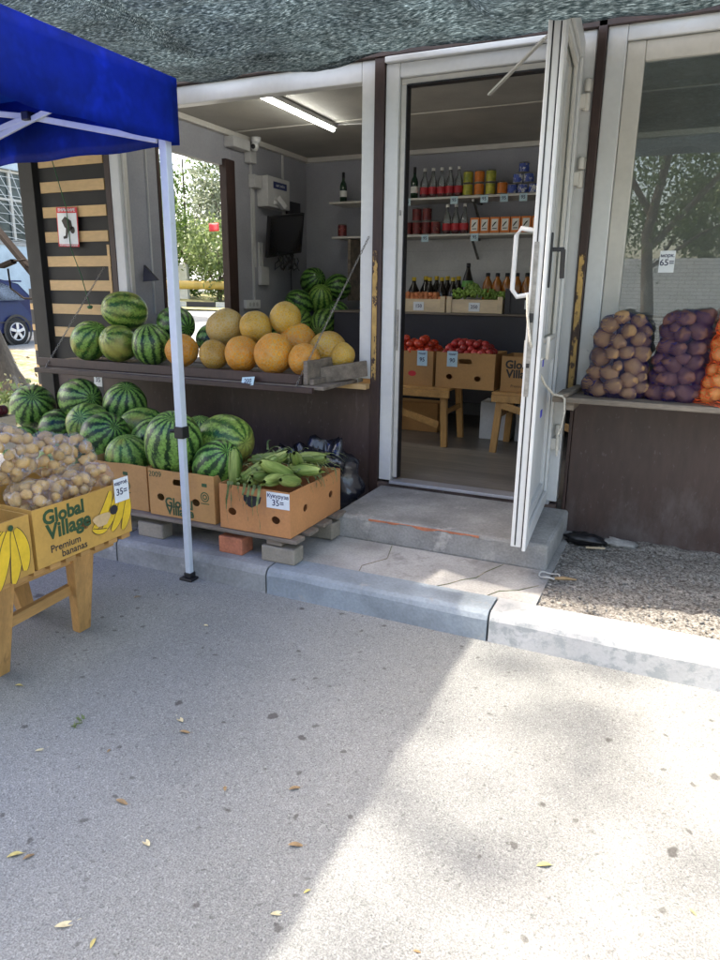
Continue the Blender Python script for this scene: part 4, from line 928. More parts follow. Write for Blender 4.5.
# near banana box
B2, W, Dp, H = carton(-2.66, -2.150, 1.20, 1.715, .452, .685, 'banana carton with a large yellow banana picture, cut off at the left edge of view', M_CARDG, [], [(.62, .38)])
Ms = SD(W, Dp); qy, qk = MB(), MB()
zst[0] = .0004
for (x, y, L, a, bd) in [(.40, .195, .27, -2.6, .55), (.41, .195, .26, -2.2, .30), (.425, .195, .25, -1.9, .0), (.44, .19, .23, -1.45, -.5), (.45, .195, .20, -1.1, -.75)]:
    banana(qy, qk, Ms, x, y, L*.88, a, bd, .023)
obj('banana_outline', qk, M_PRINTK, B2, local=True); obj('banana_picture', qy, M_YEL, B2, local=True)
q = MB(); q.add([Ms @ Vector((.43+.012*math.cos(t), .205+.012*math.sin(t), .0062)) for t in (2*math.pi*k/8 for k in range(8))], [tuple(range(8))]); obj('banana_stem', q, M_PRINTG, B2, local=True)
q = MB(); q.add([Ms @ Vector((.335+.025*math.cos(t), .085+.022*math.sin(t), .0062)) for t in (2*math.pi*k/14 for k in range(14))], [tuple(range(14))]); obj('hole_shade', q, M_DARK, B2, local=True)  # painted shade of the near carton's hand hole, a flat disc
# potatoes
def potato_meshes(name, m, n=4, el=1.25):
    out = []
    for s in range(n):
        q = MB(); q.ball((0, 0, 0), 1, 1*(.9+.05*s), el, 14, 10, .28, s*5+1, 1.6); out.append(mkmesh(name, q, m))
    return out
PM = potato_meshes('potato', M_POTY); PT = potato_meshes('potato', M_POT); PR = potato_meshes('potato', M_POTR, 4, 1.4); ON = potato_meshes('onion', M_ONION, 3, 1.0)
def clear_bag(c, r, n, label, plabel, seed, rs=(.021, .0275), tie=None):
    rg = random.Random(seed); c = Vector(c); pl = []
    tries = 0
    while len(pl) < n and tries < 6000:
        tries += 1
        d = Vector((rg.gauss(0, 1), rg.gauss(0, 1), rg.gauss(0, 1))).normalized()
        if d.x*.75-d.y*.65+d.z*.4 < .05: continue
        pr = rg.uniform(*rs); p = c+Vector((d.x*(r[0]-pr*1.1), d.y*(r[1]-pr*1.1), d.z*(r[2]-pr*1.1)))
        if all((p-o[0]).length > (pr+o[1])*.93 for o in pl): pl.append((p, pr))
    g = plabel
    for p, pr in pl:
        inst(PM[rg.randrange(4)], 'potato', p, (rg.uniform(0, 6), rg.uniform(0, 6), rg.uniform(0, 6)), pr*.92, plabel, 'potato', g+'s')
    q = MB(); q.ball(c, r[0], r[1], r[2], 40, 26, 0)
    for i, v in enumerate(q.v):
        d = (v-c)
        near = min(((v-p).length-pr) for p, pr in pl)
        k = -.5*min(.018, max(0, near-.004))+.010*noise.noise(v*22+Vector((seed, 0, 0)))+.005*noise.noise(v*60)
        q.v[i] = v+d.normalized()*k+Vector((0, 0, .0))
    if tie is not None:
        t = c+Vector(tie); b = c+Vector(tie).normalized()*min(r)*.8
        ring = []
        for (f, rad) in ((0, .06), (.45, .022), (.7, .012), (1.0, .045), (1.15, .06)):
            cc = b.lerp(t, f); a1 = (t-b).cross(Vector((0.2, .5, .1))).normalized(); a2 = (t-b).cross(a1).normalized()
            ring.append([cc+(a1*math.cos(2*math.pi*k/18)+a2*math.sin(2*math.pi*k/18))*rad*(1+.4*math.sin(k*2.5+seed)*(f > .6)) for k in range(18)])
        q.add([p for r_ in ring for p in r_], [(j*18+k, j*18+(k+1) % 18, (j+1)*18+(k+1) % 18, (j+1)*18+k) for j in range(4) for k in range(18)], True)
    top('clear_bag', q, M_FILM, label, 'plastic bag', 'clear bags of potatoes')
clear_bag((-2.40, 1.82, .865), (.15, .145, .125), 60, 'largest clear bag of potatoes, on top at the left', 'yellow potato inside the large upper left clear bag', 1)
clear_bag((-2.40, 2.05, .815), (.115, .095, .105), 38, 'middle clear bag of potatoes on top, between two others', 'yellow potato inside the middle upper clear bag', 2)
clear_bag((-2.42, 2.20, .785), (.11, .085, .10), 30, 'rightmost upper clear bag of potatoes beside the watermelons', 'yellow potato inside the rightmost upper clear bag', 3, (.024, .030))
clear_bag((-2.44, 1.58, .84), (.13, .11, .13), 30, 'clear bag of potatoes cut off by the left edge of view, over the near carton', 'yellow potato inside the clear bag at the very left edge', 7)
clear_bag((-2.28, 1.86, .700), (.115, .115, .075), 34, 'lower left clear bag of potatoes bulging over the carton rim', 'yellow potato inside the lower left clear bag', 4)
clear_bag((-2.28, 2.04, .705), (.10, .085, .065), 24, 'lower middle clear bag of potatoes just above the carton lettering', 'yellow potato inside the lower middle clear bag', 5)
clear_bag((-2.28, 2.175, .71), (.10, .07, .06), 18, 'lower right clear bag of potatoes above the price tag', 'yellow potato inside the lower right clear bag', 6)
# white plastic bag in the near box
q = MB(); q.ball((-2.27, 1.50, .70), .12, .14, .07, 36, 22, .3, 9, 3)
for i, v in enumerate(q.v): q.v[i] = v+Vector((0, 0, 1))*.02*noise.noise(v*18)+Vector((1, 0, 0))*.012*noise.noise(v*30)
top('white_bag', q, mat('white_film', (.45, .45, .44), .3, .1, spots=(.72, .45, .32), spot_scale=7, spot_t=(.62, .72)), 'crumpled white plastic bag with a pinkish print in the near banana carton', 'plastic bag')
# small crate with dark red fruit at the far left
cr = thing('crate', (-3.75, 2.62, .60), 'pale wooden crate of dark red fruit at the left edge, behind the potato bags', 'crate')
q = MB(); q.box(-4.01, -3.53, 2.50, 2.51, .60, .78); q.box(-3.53, -3.52, 2.51, 2.80, .60, .78); q.box(-4.01, -3.53, 2.80, 2.81, .6, .78); q.box(-4.01, -3.52, 2.51, 2.80, .59, .6); q.box(-4.02, -4.01, 2.50, 2.81, .6, .78)
obj('walls', q, M_PALEW, cr)
q = MB()
for x in (-4.0, -3.54):
    for y in (2.52, 2.78): q.box(x-.015, x+.015, y-.015, y+.015, .0, .59)
obj('stand', q, M_WOOD, cr)
PLM = mkmesh('plum', MB().ball((0, 0, 0), 1, 1, 1.1, 14, 10, .1, 2), mat('dark_plum', (.09, .012, .02), .35, .3, hue=.4))
for k in range(42):
    inst(PLM, 'plum', (-3.99+.065*(k % 7)+rnd.uniform(-.01, .01)+.03, 2.54+.045*(k//7), .79+rnd.uniform(-.01, .03)), (rnd.random()*6, rnd.random()*6, 0), .03, 'dark red round fruit in the pale crate at the left edge', 'plum', 'dark red fruit in the pale crate')

# ------------------------------------------------------------------ mesh sacks
def sack(cx, cy, W, Dp, H, lean, meshes, nm, plabel, label, netm, sizes, el, seed, tie=(0, 0), flare=0):
    rg = random.Random(seed); z0 = .98; pl = []
    def rad(t):
        return (1-.16*t**2)*(1 if t < .86 else math.sqrt(max(0.02, 1-((t-.86)/.16)**2)))*(1+.10*math.exp(-((t-.1)/.15)**2))
    z = sizes*.9
    row = 0
    while z < H-sizes*.2:
        t = z/H; k = rad(t); a = -3.2+rg.uniform(0, .6)
        while a < .35:
            pr = sizes*rg.uniform(.78, 1.2)
            x = cx+lean*t+math.cos(a)*(W/2*k-pr*.9); y = cy+math.sin(a)*(Dp/2*k-pr*.9)
            p = Vector((x, y, z0+z+rg.uniform(-.02, .02)+(.0 if row else .004)))
            if all((p-o[0]).length > (pr+o[1])*.80 for o in pl): pl.append((p, pr))
            a += .06
        z += sizes*.75; row += 1
    for k in range(1500):
        t = rg.uniform(.04, .95); kk = rad(t); a = rg.uniform(-3.2, .3); pr = sizes*rg.uniform(.6, .95)
        p = Vector((cx+lean*t+math.cos(a)*(W/2*kk-pr*.95), cy+math.sin(a)*(Dp/2*kk-pr*.95), z0+t*H))
        if all((p-o[0]).length > (pr+o[1])*.74 for o in pl): pl.append((p, pr))
    for k in range(4):
        p = Vector((cx+lean+rg.uniform(-.3, .3)*W, cy+rg.uniform(-.2, .2)*Dp, z0+H-sizes*.7)); 
        if all((p-o[0]).length > (sizes+o[1])*.75 for o in pl): pl.append((p, sizes))
    for p, pr in pl:
        inst(meshes[rg.randrange(len(meshes))], nm, p, (rg.uniform(0, .9), 1.57+rg.uniform(-.6, .6), rg.uniform(-.5, .5)), pr*.90, plabel, nm, plabel+'s')
    q = MB()
    def sf(u, v):
        a = 2*math.pi*u; k = rad(v)
        if v > .97: k *= .5
        x = cx+lean*v+math.cos(a)*(W/2*k+.006); y = cy+math.sin(a)*(Dp/2*k+.006); zz = z0+v*(H+.015)+.001
        p = Vector((x, y, zz)); c = Vector((cx+lean*v, cy, zz)); near = min((p-o[0]).length-o[1] for o in pl)
        d = (p-c); d.z = 0
        if d.length > 1e-4: p -= d.normalized()*min(.035, max(-.014, near-.002))*.85
        if flare and v < .12: p += (d.normalized() if d.length > 1e-4 else Vector((0, 0, 0)))*flare*(1-v/.12)
        return p+Vector((.004*noise.noise(p*40), .004*noise.noise(p*40+Vector((5, 0, 0))), 0))
    q.grid(sf, 110, 60)
    for k in range(70):   # loose threads standing off the net
        v = rg.random(); a = rg.uniform(-3.6, .6); p = sf((a/(2*math.pi)) % 1, v); d = Vector((math.cos(a), math.sin(a), rg.uniform(-.4, .6)))
        q.tube([p, p+d*.012, p+d*.022+Vector((0, 0, .004))], .0008, 3, False)
    top('mesh_sack', q, netm, label, 'sack', 'mesh sacks on the window bench')
sack(-.305, 3.93, .31, .22, .42, .015, PT, 'potato', 'tan potato inside the left violet mesh sack', 'violet mesh sack full of tan potatoes, nearest the open door', M_NETP, .047, 1.25, 1, (.03, .02))
sack(-.015, 3.94, .265, .22, .44, .03, PR, 'potato', 'purple-skinned potato inside the second mesh sack', 'dark violet mesh sack of purple-skinned potatoes, standing in the middle', M_NETP, .047, 1.4, 2, (.02, .02))
sack(.265, 3.90, .30, .24, .46, .0, ON, 'onion', 'golden onion inside the orange mesh sack', 'orange mesh sack of golden onions at the right edge of view', M_NETR, .043, 1.0, 3, (.02, .02), .035)

# ------------------------------------------------------------------ inside the shop
def shop_table(cx, label):
    t = thing('market_table', (cx, 5.47, .3), label, 'table', 'pine tables inside the shop')
    q = MB(); q.box(-.46, .46, -.24, .27, .455, .475); obj('tabletop', q, M_WOODH, t, .003, local=True)
    q = MB(); q.box(-.46, .46, -.25, -.225, .40, .454); obj('apron', q, M_WOODH, t, .003, local=True)
    for sx in (-1, 1):
        for sy in (-1, 1):
            q = MB(); q.bar((sx*.40, sy*.2+.01, .455), (sx*.43, sy*.23+.01, 0), .055, .04, w2=.05); obj('leg', q, M_WOOD, t, .003, local=True)
        q = MB(); q.bar((sx*.42, -.20, .28), (sx*.42, .22, .28), .02, .04); obj('cross_rail', q, M_WOODH, t, .003, local=True)
    for (a, b) in (((-.38, -.235, .38), (.38, -.235, .18)),):
        q = MB(); q.bar(a, b, .02, .055, (0, 0, 1)); obj('brace', q, M_WOODH, t, .003, local=True)
    return t
shop_table(-2.09, 'pine table inside the door on the left, under the tomato cartons')
shop_table(-.83, 'pine table inside the door on the right, half hidden by the door leaf')
BA, W, Dp, H = carton(-2.25, -1.79, 5.28, 5.64, .777, 1.055, 'brown carton of red tomatoes at the left of the doorway', M_CARD, [], [], group='tomato cartons')
q = MB(); q.add([FR(W, Dp) @ Vector((W*.62+.035*math.cos(t), H*.35+.022*math.sin(t), .0004)) for t in (2*math.pi*k/14 for k in range(14))], [tuple(range(14))]); obj('red_stamp', q, M_RED, BA, local=True)
price_tag(Matrix.Translation(BA.location) @ FR(W, Dp) @ Matrix.Translation((W*.80, H*.80, .001)), .085, .12, [('томат', .022, .3), ('95', .045, -.1)], BA, m=M_PAPERB)
BB, W, Dp, H = carton(-1.765, -1.29, 5.28, 5.66, .777, 1.055, 'brown carton of pinkish tomatoes in the middle of the doorway', M_CARD, [(.24, .32), (.72, .30)], [], True, group='tomato cartons')
price_tag(Matrix.Translation(BB.location) @ FR(W, Dp) @ Matrix.Translation((W*.28, H*.82, .001)), .085, .12, [('томат', .022, .3), ('90', .045, -.1)], BB, m=M_PAPERB)
BC, W, Dp, H = carton(-1.245, -.80, 5.30, 5.66, .777, 1.045, 'carton with dark lettering half hidden behind the open door edge', M_CARD, [(.62, .25)], [], group='tomato cartons')
words(BC, FR(W, Dp), [('Global', .085, W*.32, H*.76, .003), ('Village', .085, W*.34, H*.50, .003), ('Premium', .03, W*.3, H*.16, 0)], M_PRINTK)
TM = [mkmesh('tomato', MB().ball((0, 0, 0), 1, 1, .82, 16, 10, .06, s), M_TOM) for s in range(2)]; TD = [mkmesh('tomato', MB().ball((0, 0, 0), 1, 1, .85, 16, 10, .06, s), M_TOMD) for s in range(2)]
def heap(x0, x1, y0, y1, z, h, r, meshes, nm, label, seed, g=None, layers=3):
    rg = random.Random(seed); pl = []; n = 0
    for L in range(layers):
        k = L/max(1, layers); zz = z+h*k; xi = x0+r*.6+(x1-x0)*.09*L; xe = x1-r*.6-(x1-x0)*.09*L
        y = y0+r+.02*L
        while y < y1-.01*L:
            x = xi+rg.uniform(0, r)
            while x < xe:
                p = Vector((x, y+rg.uniform(-.2, .2)*r, zz+rg.uniform(-.15, .3)*r)); pr = r*rg.uniform(.85, 1.1)
                if all((p-o).length > r*1.25 for o in pl):
                    pl.append(p); inst(meshes[n % len(meshes)], nm, p, (rg.uniform(-.6, .6), rg.uniform(-.6, .6), rg.uniform(0, 6)), pr, label, nm, g or label+'s'); n += 1
                x += r*1.85
            y += r*1.6
heap(-2.24, -1.80, 5.285, 5.56, 1.055, .12, .040, TM, 'tomato', 'red tomato heaped in the left carton', 1)
heap(-1.755, -1.30, 5.285, 5.56, 1.055, .095, .032, TD, 'tomato', 'pinkish red tomato heaped in the middle carton', 2)
q = MB(); q.box(-1.50, -1.25, 5.72, 5.95, .302, .62); wb = top('white_box', q, mat('white_card', (.66, .67, .68), .6, .08), 'white box on the floor under the right shop table, left one', 'box', bevel=.004)
q = MB(); q.box(-1.20, -.92, 5.74, 5.95, .302, .60); top('white_box', q, mat('white_card', (0, 0, 0)), 'white box on the floor under the right shop table, right one', 'box', bevel=.004)
q = MB(); q.box(-2.35, -1.9, 5.78, 5.98, .302, .56); top('dark_box', q, M_CARD, 'brown carton standing in the dark under the left shop table', 'carton', bevel=.004)
# slatted crates on the counter
def crate(x0, x1, y0, y1, z0, h, label, tagt, m=M_PALEW):
    c = thing('slatted_crate', ((x0+x1)/2, (y0+y1)/2, z0), label, 'crate', 'slatted crates on the back counter')
    q = MB(); q.box(x0, x1, y0, y0+.008, z0+.004, z0+h*.92); q.box(x0, x1, y1-.008, y1, z0+.004, z0+h*.92); q.box(x0, x0+.008, y0+.009, y1-.009, z0+.004, z0+h*.92); q.box(x1-.008, x1, y0+.009, y1-.009, z0+.004, z0+h*.92); q.box(x0+.009, x1-.009, y0+.009, y1-.009, z0, z0+.006)
    obj('slats', q, m, c)
    for (x, y) in ((x0+.02, y0-.006), (x1-.02, y0-.006)):
        q = MB(); q.box(x-.022, x+.022, y-.006, y+.0055, z0, z0+h*1.12); obj('corner_post', q, m, c)
    price_tag(frame(((x0+x1)/2, y0-.002, z0+h*.42), (1, 0, 0), (0, 0, 1)), .10, .075, [(tagt, .042, 0)], c)
    return c
crate(-2.46, -1.965, 6.06, 6.38, 1.336, .125, 'pale slatted crate of small apricot coloured fruit on the black counter', '150')
crate(-1.945, -1.45, 6.06, 6.38, 1.336, .125, 'pale slatted crate of green grapes on the black counter', '250')
crate(-1.43, -1.0, 6.08, 6.38, 1.336, .19, 'black crate beside the green grapes, half behind the door edge', '180', M_BLACK)
AP = [mkmesh('apricot', MB().ball((0, 0, 0), 1, .95, 1.05, 12, 8, .08, s), M_SHALLOT) for s in range(2)]
heap(-2.45, -1.98, 6.07, 6.34, 1.45, .05, .024, AP, 'apricot', 'apricot coloured fruit in the left slatted crate', 5)
for k, (x, y, z, lb) in enumerate([(-1.86, 6.16, 1.50, 'bunch of green grapes at the left of its crate'), (-1.73, 6.14, 1.51, 'bunch of green grapes in the middle of its crate'), (-1.60, 6.15, 1.50, 'bunch of green grapes at the right of its crate'), (-1.50, 6.17, 1.48, 'small end bunch of green grapes by the crate corner'), (-1.78, 6.26, 1.55, 'top bunch of green grapes at the back of the crate')]):
    q = MB(); rg = random.Random(k)
    for i in range(75):
        d = Vector((rg.gauss(0, 1), rg.gauss(0, 1), rg.gauss(0, .8))).normalized()*rg.uniform(.6, 1)
        q.ball((x+d.x*.075, y+d.y*.07, z+d.z*.045), .0115, .0115, .013, 7, 5)
    top('grape_bunch', q, M_GRAPE, lb, 'grapes', 'bunches of green grapes')
# bottles, jars, cans: prototypes then copies
def proto(nm, parts):
    t = bpy.data.objects.new(nm, None); COL.objects.link(t); t.empty_display_size = .03
    for (pn, q, m) in parts: obj(pn, q, m, t, local=True)
    return t
used = set()
def place(p, x, y, z, label, cat, group, s=1, rz=0):
    if p.name in used: o = copy_tree(p)
    else: o = p; used.add(p.name)
    o.location = (x, y, z); o.scale = (s, s, s); o.rotation_euler.z = rz; tag(o, label, cat, group); return o
ORD = ['first', 'second', 'third', 'fourth', 'fifth', 'sixth', 'seventh', 'eighth']
def L(prof, n=12, axis='z'): return MB().lathe(prof, n=n)
M_REDL = mat('red_label', (.42, .02, .03), .5, .15, 20); M_YELC = mat('yellow_cap', (.6, .42, .03), .4, .1); M_SODA = mat('red_drink', (.22, .01, .02), .15, .15, spec=.8)
M_COLA = mat('dark_drink', (.012, .008, .006), .12, .2, spec=.9); M_OIL = mat('amber_drink', (.38, .13, .02), .12, .2, spec=.8); M_GBOT = mat('green_bottle_glass', (.01, .04, .02), .1, .2, spec=.9)
M_WHL = mat('white_label', (.7, .7, .66), .6, .1); M_GRNL = mat('green_label', (.20, .28, .03), .5, .2, 25, c2=(.45, .40, .05)); M_ORL = mat('orange_label', (.60, .17, .02), .5, .2, 25); M_BLUL = mat('blue_label', (.04, .08, .33), .5, .3, 25, spots=(.6, .62, .62), spot_scale=18, spot_t=(.52, .56))
M_LID = mat('tin_lid', (.5, .5, .48), .3, .1, metal=.7)
drink = proto('drink_bottle', [('body', L([(.001, 0), (.036, .003), (.037, .11), (.034, .13), (.016, .175), (.0135, .215), (.001, .2151)]), M_BOTTLE), ('drink', L([(.001, .004), (.034, .006), (.035, .06), (.001, .0605)]), M_SODA), ('label', L([(.0385, .03), (.0385, .085)]), M_REDL), ('cap', L([(.001, .240), (.015, .239), (.0155, .2155), (.001, .2154)]), M_WHL)])
for k in range(5): place(drink, -2.375+.083*k, 6.56, 2.361, ORD[k]+' from the left of five clear bottles with red labels on the top shelf', 'bottle', 'clear bottles with red labels on the top shelf', 1.08)
for k in range(3): place(drink, -2.14+.083*k, 6.56, 2.036, ('left', 'middle', 'right')[k]+' one of three clear bottles with red labels on the second shelf', 'bottle', 'clear bottles with red labels on the second shelf', 1.1)
dk = proto('wine_bottle', [('body', L([(.001, 0), (.036, .004), (.037, .15), (.030, .18), (.014, .21), (.013, .27), (.001, .271)]), M_GBOT), ('label', L([(.038, .05), (.038, .11)]), M_WHL), ('foil', L([(.001, .29), (.0155, .289), (.015, .235)]), M_BLACK)])
place(dk, -2.475, 6.56, 2.361, 'dark green bottle at the left end of the top shelf, beside the clear bottles', 'bottle', 'dark bottles on the shelves', .95)
place(dk, -3.23, 6.58, 2.361, 'dark bottle on the top shelf seen through the open counter', 'bottle', 'dark bottles on the shelves', .95)
def can(nm, lab, r=.043, h=.105): return proto(nm, [('body', L([(.001, 0), (r, .002), (r, h-.003), (.001, h-.002)], 16), M_LID), ('label', L([(r+.0012, .008), (r+.0012, h-.01)], 16), lab), ('lid', L([(r*.98, h), (.001, h+.001)], 16), M_LID)])
gc = can('food_can', M_GRNL); oc = can('food_can', M_ORL); bc = can('food_can', M_BLUL, .043, .085)
for (x, p, nm) in ((-1.955, gc, 'green'), (-1.85, oc, 'orange'), (-1.745, gc, 'yellow-green')):
    for j in range(2): place(p, x, 6.56, 2.361+.106*j, ('lower ' if j == 0 else 'upper ')+nm+' can of the stacked pairs on the top shelf, '+('left stack' if x < -1.9 else ('middle stack' if x < -1.8 else 'right stack')), 'can', 'stacked pairs of food cans')
place(oc, -1.635, 6.55, 2.361, 'single orange can between the stacked pairs and the blue pyramid', 'can', 'stacked pairs of food cans')
for (x, j, lb) in ((-1.55, 0, 'bottom left'), (-1.455, 0, 'bottom middle'), (-1.36, 0, 'bottom right'), (-1.502, 1, 'middle row left'), (-1.407, 1, 'middle row right'), (-1.455, 2, 'topmost')):
    place(bc, x, 6.57, 2.361+.086*j, lb+' blue and white can of the pyramid on the top shelf', 'can', 'pyramid of blue cans')
rj = can('jar', mat('dark_red_label', (.14, .015, .015), .5, .4, 30, spots=(.5, .3, .2), spot_scale=25, spot_t=(.6, .65)), .043, .12)
for k in range(4): place(rj, -2.53+.093*k, 6.56, 2.036, ORD[k]+' dark red jar from the left on the second shelf', 'jar', 'dark red jars on the second shelf')
place(rj, -3.24, 6.58, 2.036, 'red jar on the second shelf seen through the open counter', 'jar', 'dark red jars on the second shelf')
q = MB(); q.box(-.042, .042, -.03, .03, 0, .135); q2 = MB(); q2.box(-.030, .030, -.0325, -.0305, .02, .118)
q3 = MB(); q3.add([(-.018, -.0335, .05), (.012, -.0335, .085), (.018, -.0335, .098), (.0, -.0335, .09), (-.022, -.0335, .06)], [(0, 1, 2, 3, 4)]); q3.box(-.02, .02, -.0336, -.0327, .035, .042)
pk = proto('drink_pack', [('pack', q, mat('orange_pack', (.72, .20, .03), .5, .1)), ('white_panel', q2, M_WHL), ('mark', q3, M_PRINTK)])
for k in range(8): place(pk, -1.865+.094*k, 6.55, 2.036, ORD[k]+' orange and white pack from the left in the row on the second shelf', 'carton pack', 'orange and white packs in a row')
cola = proto('cola_bottle', [('body', L([(.001, 0), (.045, .005), (.047, .10), (.043, .15), (.016, .205), (.0145, .225), (.001, .226)], 14), M_COLA), ('label', L([(.0485, .03), (.0485, .09)], 14), M_GRNL), ('cap', L([(.001, .25), (.017, .249), (.017, .222)]), M_YELC)])
for k, x in enumerate((-2.42, -2.26, -2.14, -2.03)): place(cola, x, 6.48, 1.336, ORD[k]+' short dark bottle with a yellow cap behind the slatted crates, counted from the left', 'bottle', 'dark bottles with yellow caps', 1.25)
tall = proto('tall_bottle', [('body', L([(.001, 0), (.052, .005), (.054, .12), (.05, .20), (.045, .25), (.018, .34), (.015, .36), (.001, .361)], 14), M_COLA), ('label', L([(.055, .06), (.055, .12)], 14), M_WHL), ('green_sticker', L([(.0515, .20), (.046, .25)], 14), mat('green_sticker', (.12, .35, .08), .5, .1)), ('cap', L([(.001, .39), (.018, .389), (.018, .36)]), M_BLACK)])
place(tall, -1.88, 6.45, 1.336, 'tall dark bottle with a black cap standing behind the green grapes', 'bottle', None, 1.12)
oil = proto('oil_bottle', [('body', L([(.001, 0), (.040, .005), (.041, .11), (.036, .15), (.041, .19), (.036, .23), (.016, .265), (.015, .28), (.001, .281)], 14), M_OIL), ('label', L([(.0425, .05), (.0425, .10)], 14), mat('pale_label', (.5, .45, .2), .5, .3, 30)), ('cap', L([(.001, .305), (.018, .304), (.018, .278)]), M_BLACK)])
for k, x in enumerate((-1.70, -1.61, -1.52, -1.43, -1.34)): place(oil, x, 6.48, 1.336, ORD[k]+' amber bottle with a black cap from the left at the right of the counter', 'bottle', 'amber bottles with black caps', 1.15)
for k, (x, z, p, lb) in enumerate([(-2.42, 2.361, rj, 'left dark red jar standing behind the clear bottles on the top shelf'), (-2.20, 2.361, rj, 'right dark red jar standing behind the clear bottles on the top shelf'), (-1.60, 2.361, gc, 'green can in the rear row behind the single orange can'), (-1.27, 2.361, gc, 'green can at the right end of the top shelf'), (-2.44, 2.156, rj, 'upper dark red jar stacked at the left of the second shelf'), (-2.34, 2.156, rj, 'upper dark red jar stacked second at the left of the second shelf')]):
    place(p, x, 6.68 if z > 2.3 else 6.56, z, lb, 'can' if p is gc else 'jar', 'extra jars and cans on the shelves')
for k in range(4): place(cola, -2.35+.11*k, 6.62, 1.336, ORD[k]+' short dark bottle of the rear row on the counter, counted from the left', 'bottle', 'rear row of dark bottles', 1.3)
# price tags hanging at the door edge: a bundle of cards
q = MB(); q.box(-1.17, -1.08, 6.04, 6.05, 1.38, 1.50); 
# ceiling lamp and wall fittings
tl = thing('tube_light', (-2.82, 5.0, 2.78), 'lit fluorescent tube lamp on the shop ceiling', 'lamp')
q = MB(); q.box(-2.845, -2.795, 4.42, 5.58, 2.800, 2.833); obj('housing', q, M_WHITE, tl, .003)
q = MB(); q.tube([(-2.82, 4.45, 2.785), (-2.82, 5.0, 2.785), (-2.82, 5.55, 2.785)], .014, 10); obj('tube', q, emit('lamp_glow', (.90, .96, 1), 7), tl)
q = MB(); q.tube([(-2.82, 5.56, 2.828), (-2.6, 5.62, 2.829), (-2.2, 5.6, 2.829)], .006, 5); obj('cable', q, M_PLAST, tl)
def cam_dome(x, y, z, label):
    t = thing('security_camera', (x, y, z), label, 'camera')
    q = MB(); q.lathe([(.001, .05), (.045, .049), (.045, .02), (.035, 0), (.001, -.001)], (x, y, z), 14); obj('base', q, M_WHITE, t)
    q = MB(); q.ball((x, y-.02, z-.03), .035, .04, .04, 14, 10); obj('head', q, M_WHITE, t)
    q = MB(); q.lathe([(.001, 0), (.02, .001), (.02, .012)], (x+.008, y-.066, z-.035), 12, 'y'); obj('lens', q, M_BLACK, t); return t
cam_dome(-3.68, 5.72, 2.775, 'small white dome camera under the ceiling near the junction boxes')
cam_dome(.12, 5.2, 2.775, 'security camera under the ceiling seen through the right window')
q = MB(); q.box(-3.80+.002, -3.70, 5.40, 5.66, 2.70, 2.785); o = top('junction_box', q, M_PLAST, 'grey box on the ceiling edge beside the dome camera', 'junction box', bevel=.004)
q = MB(); q.box(-3.798, -3.73, 5.70, 5.80, 2.62, 2.74); top('junction_box', q, M_PLAST, 'upper small white box on the left wall above the meter cabinet', 'junction box', bevel=.004)
q = MB(); q.box(-3.798, -3.73, 5.76, 5.88, 2.42, 2.53); top('junction_box', q, M_PLAST, 'lower small white box on the left wall beside the meter cabinet', 'junction box', bevel=.004)
mc = thing('meter_cabinet', (-3.75, 6.1, 2.3), 'grey metal meter cabinet with a dark blue plate on the left wall', 'cabinet')
q = MB(); q.box(-3.798, -3.68, 5.90, 6.30, 2.27, 2.54); obj('case', q, M_PLAST, mc, .004)
q = MB(); q.box(-3.679, -3.676, 6.0, 6.24, 2.44, 2.50); obj('blue_plate', q, mat('navy_plate', (.02, .03, .12), .4, .1), mc)
q = MB(); text_mb(q, 'щит учёта', .032, frame((-3.6745, 6.12, 2.47), (0, 1, 0), (0, 0, 1)), .0003); obj('writing', q, M_PAPER, mc)
cdn = thing('cable_duct', (-3.78, 5.75, 1.4), 'white cable ducts running down the left wall with a small box', 'cable duct')
for k, (y, a, b) in enumerate(((5.79, 1.40, 2.62), (5.82, 1.72, 2.42), (6.36, 2.10, 2.79), (5.90, 1.72, 1.95), (5.95, 1.72, 1.95))):
    q = MB(); q.box(-3.798, -3.78, y-.010, y+.010, a, b); obj('duct', q, M_PLAST, cdn)
q = MB(); q.box(-3.798, -3.76, 5.88, 6.02, 1.56, 1.73); obj('switch_box', q, M_PLAST, cdn, .003)
sk = thing('power_socket', (-3.78, 5.72, 1.38), 'white multi-way power socket low on the left wall, beside the ducts', 'socket')
q = MB(); q.box(-3.798, -3.765, 5.62, 5.86, 1.34, 1.42); obj('case', q, M_WHITE, sk, .003)
q = MB()
for y in (5.68, 5.74, 5.80): q.lathe([(.02, 0), (.001, .002)], (-3.763, y, 1.38), 10, 'x')
obj('outlet_face', q, M_PLAST, sk)
sk = thing('power_socket', (-3.78, 4.47, 1.28), 'single grey socket on the wall beside the side doorway', 'socket')
q = MB(); q.box(-3.798, -3.77, 4.41, 4.53, 1.24, 1.32); obj('case', q, M_PLAST, sk, .003)
q = MB(); q.lathe([(.022, 0), (.001, .002)], (-3.768, 4.47, 1.28), 10, 'x'); obj('outlet_face', q, M_WHITE, sk)
mo = thing('monitor', (-3.6, 6.05, 2.0), 'black monitor tilted down on a wall arm above the melons', 'monitor')
Mm = Matrix.Translation((-3.58, 6.05, 2.02)) @ Matrix.Rotation(R(-14), 4, 'Z') @ Matrix.Rotation(R(16), 4, 'Y') @ Matrix.Rotation(R(9), 4, 'X')
def mbox(q, x0, x1, y0, y1, z0, z1):
    k = len(q.v); q.box(x0, x1, y0, y1, z0, z1)
    for i in range(k, len(q.v)): q.v[i] = Mm @ q.v[i]
q = MB(); mbox(q, -.03, .0, -.23, .23, -.19, .19); obj('casing', q, M_BLACK, mo, .004)
q = MB(); mbox(q, .0005, .003, -.205, .205, -.165, .170); obj('screen', q, mat('dark_screen', (.012, .012, .014), .06, .3, 4, spots=(.09, .07, .045), spot_scale=3, spot_t=(.55, .75), spec=.7), mo)
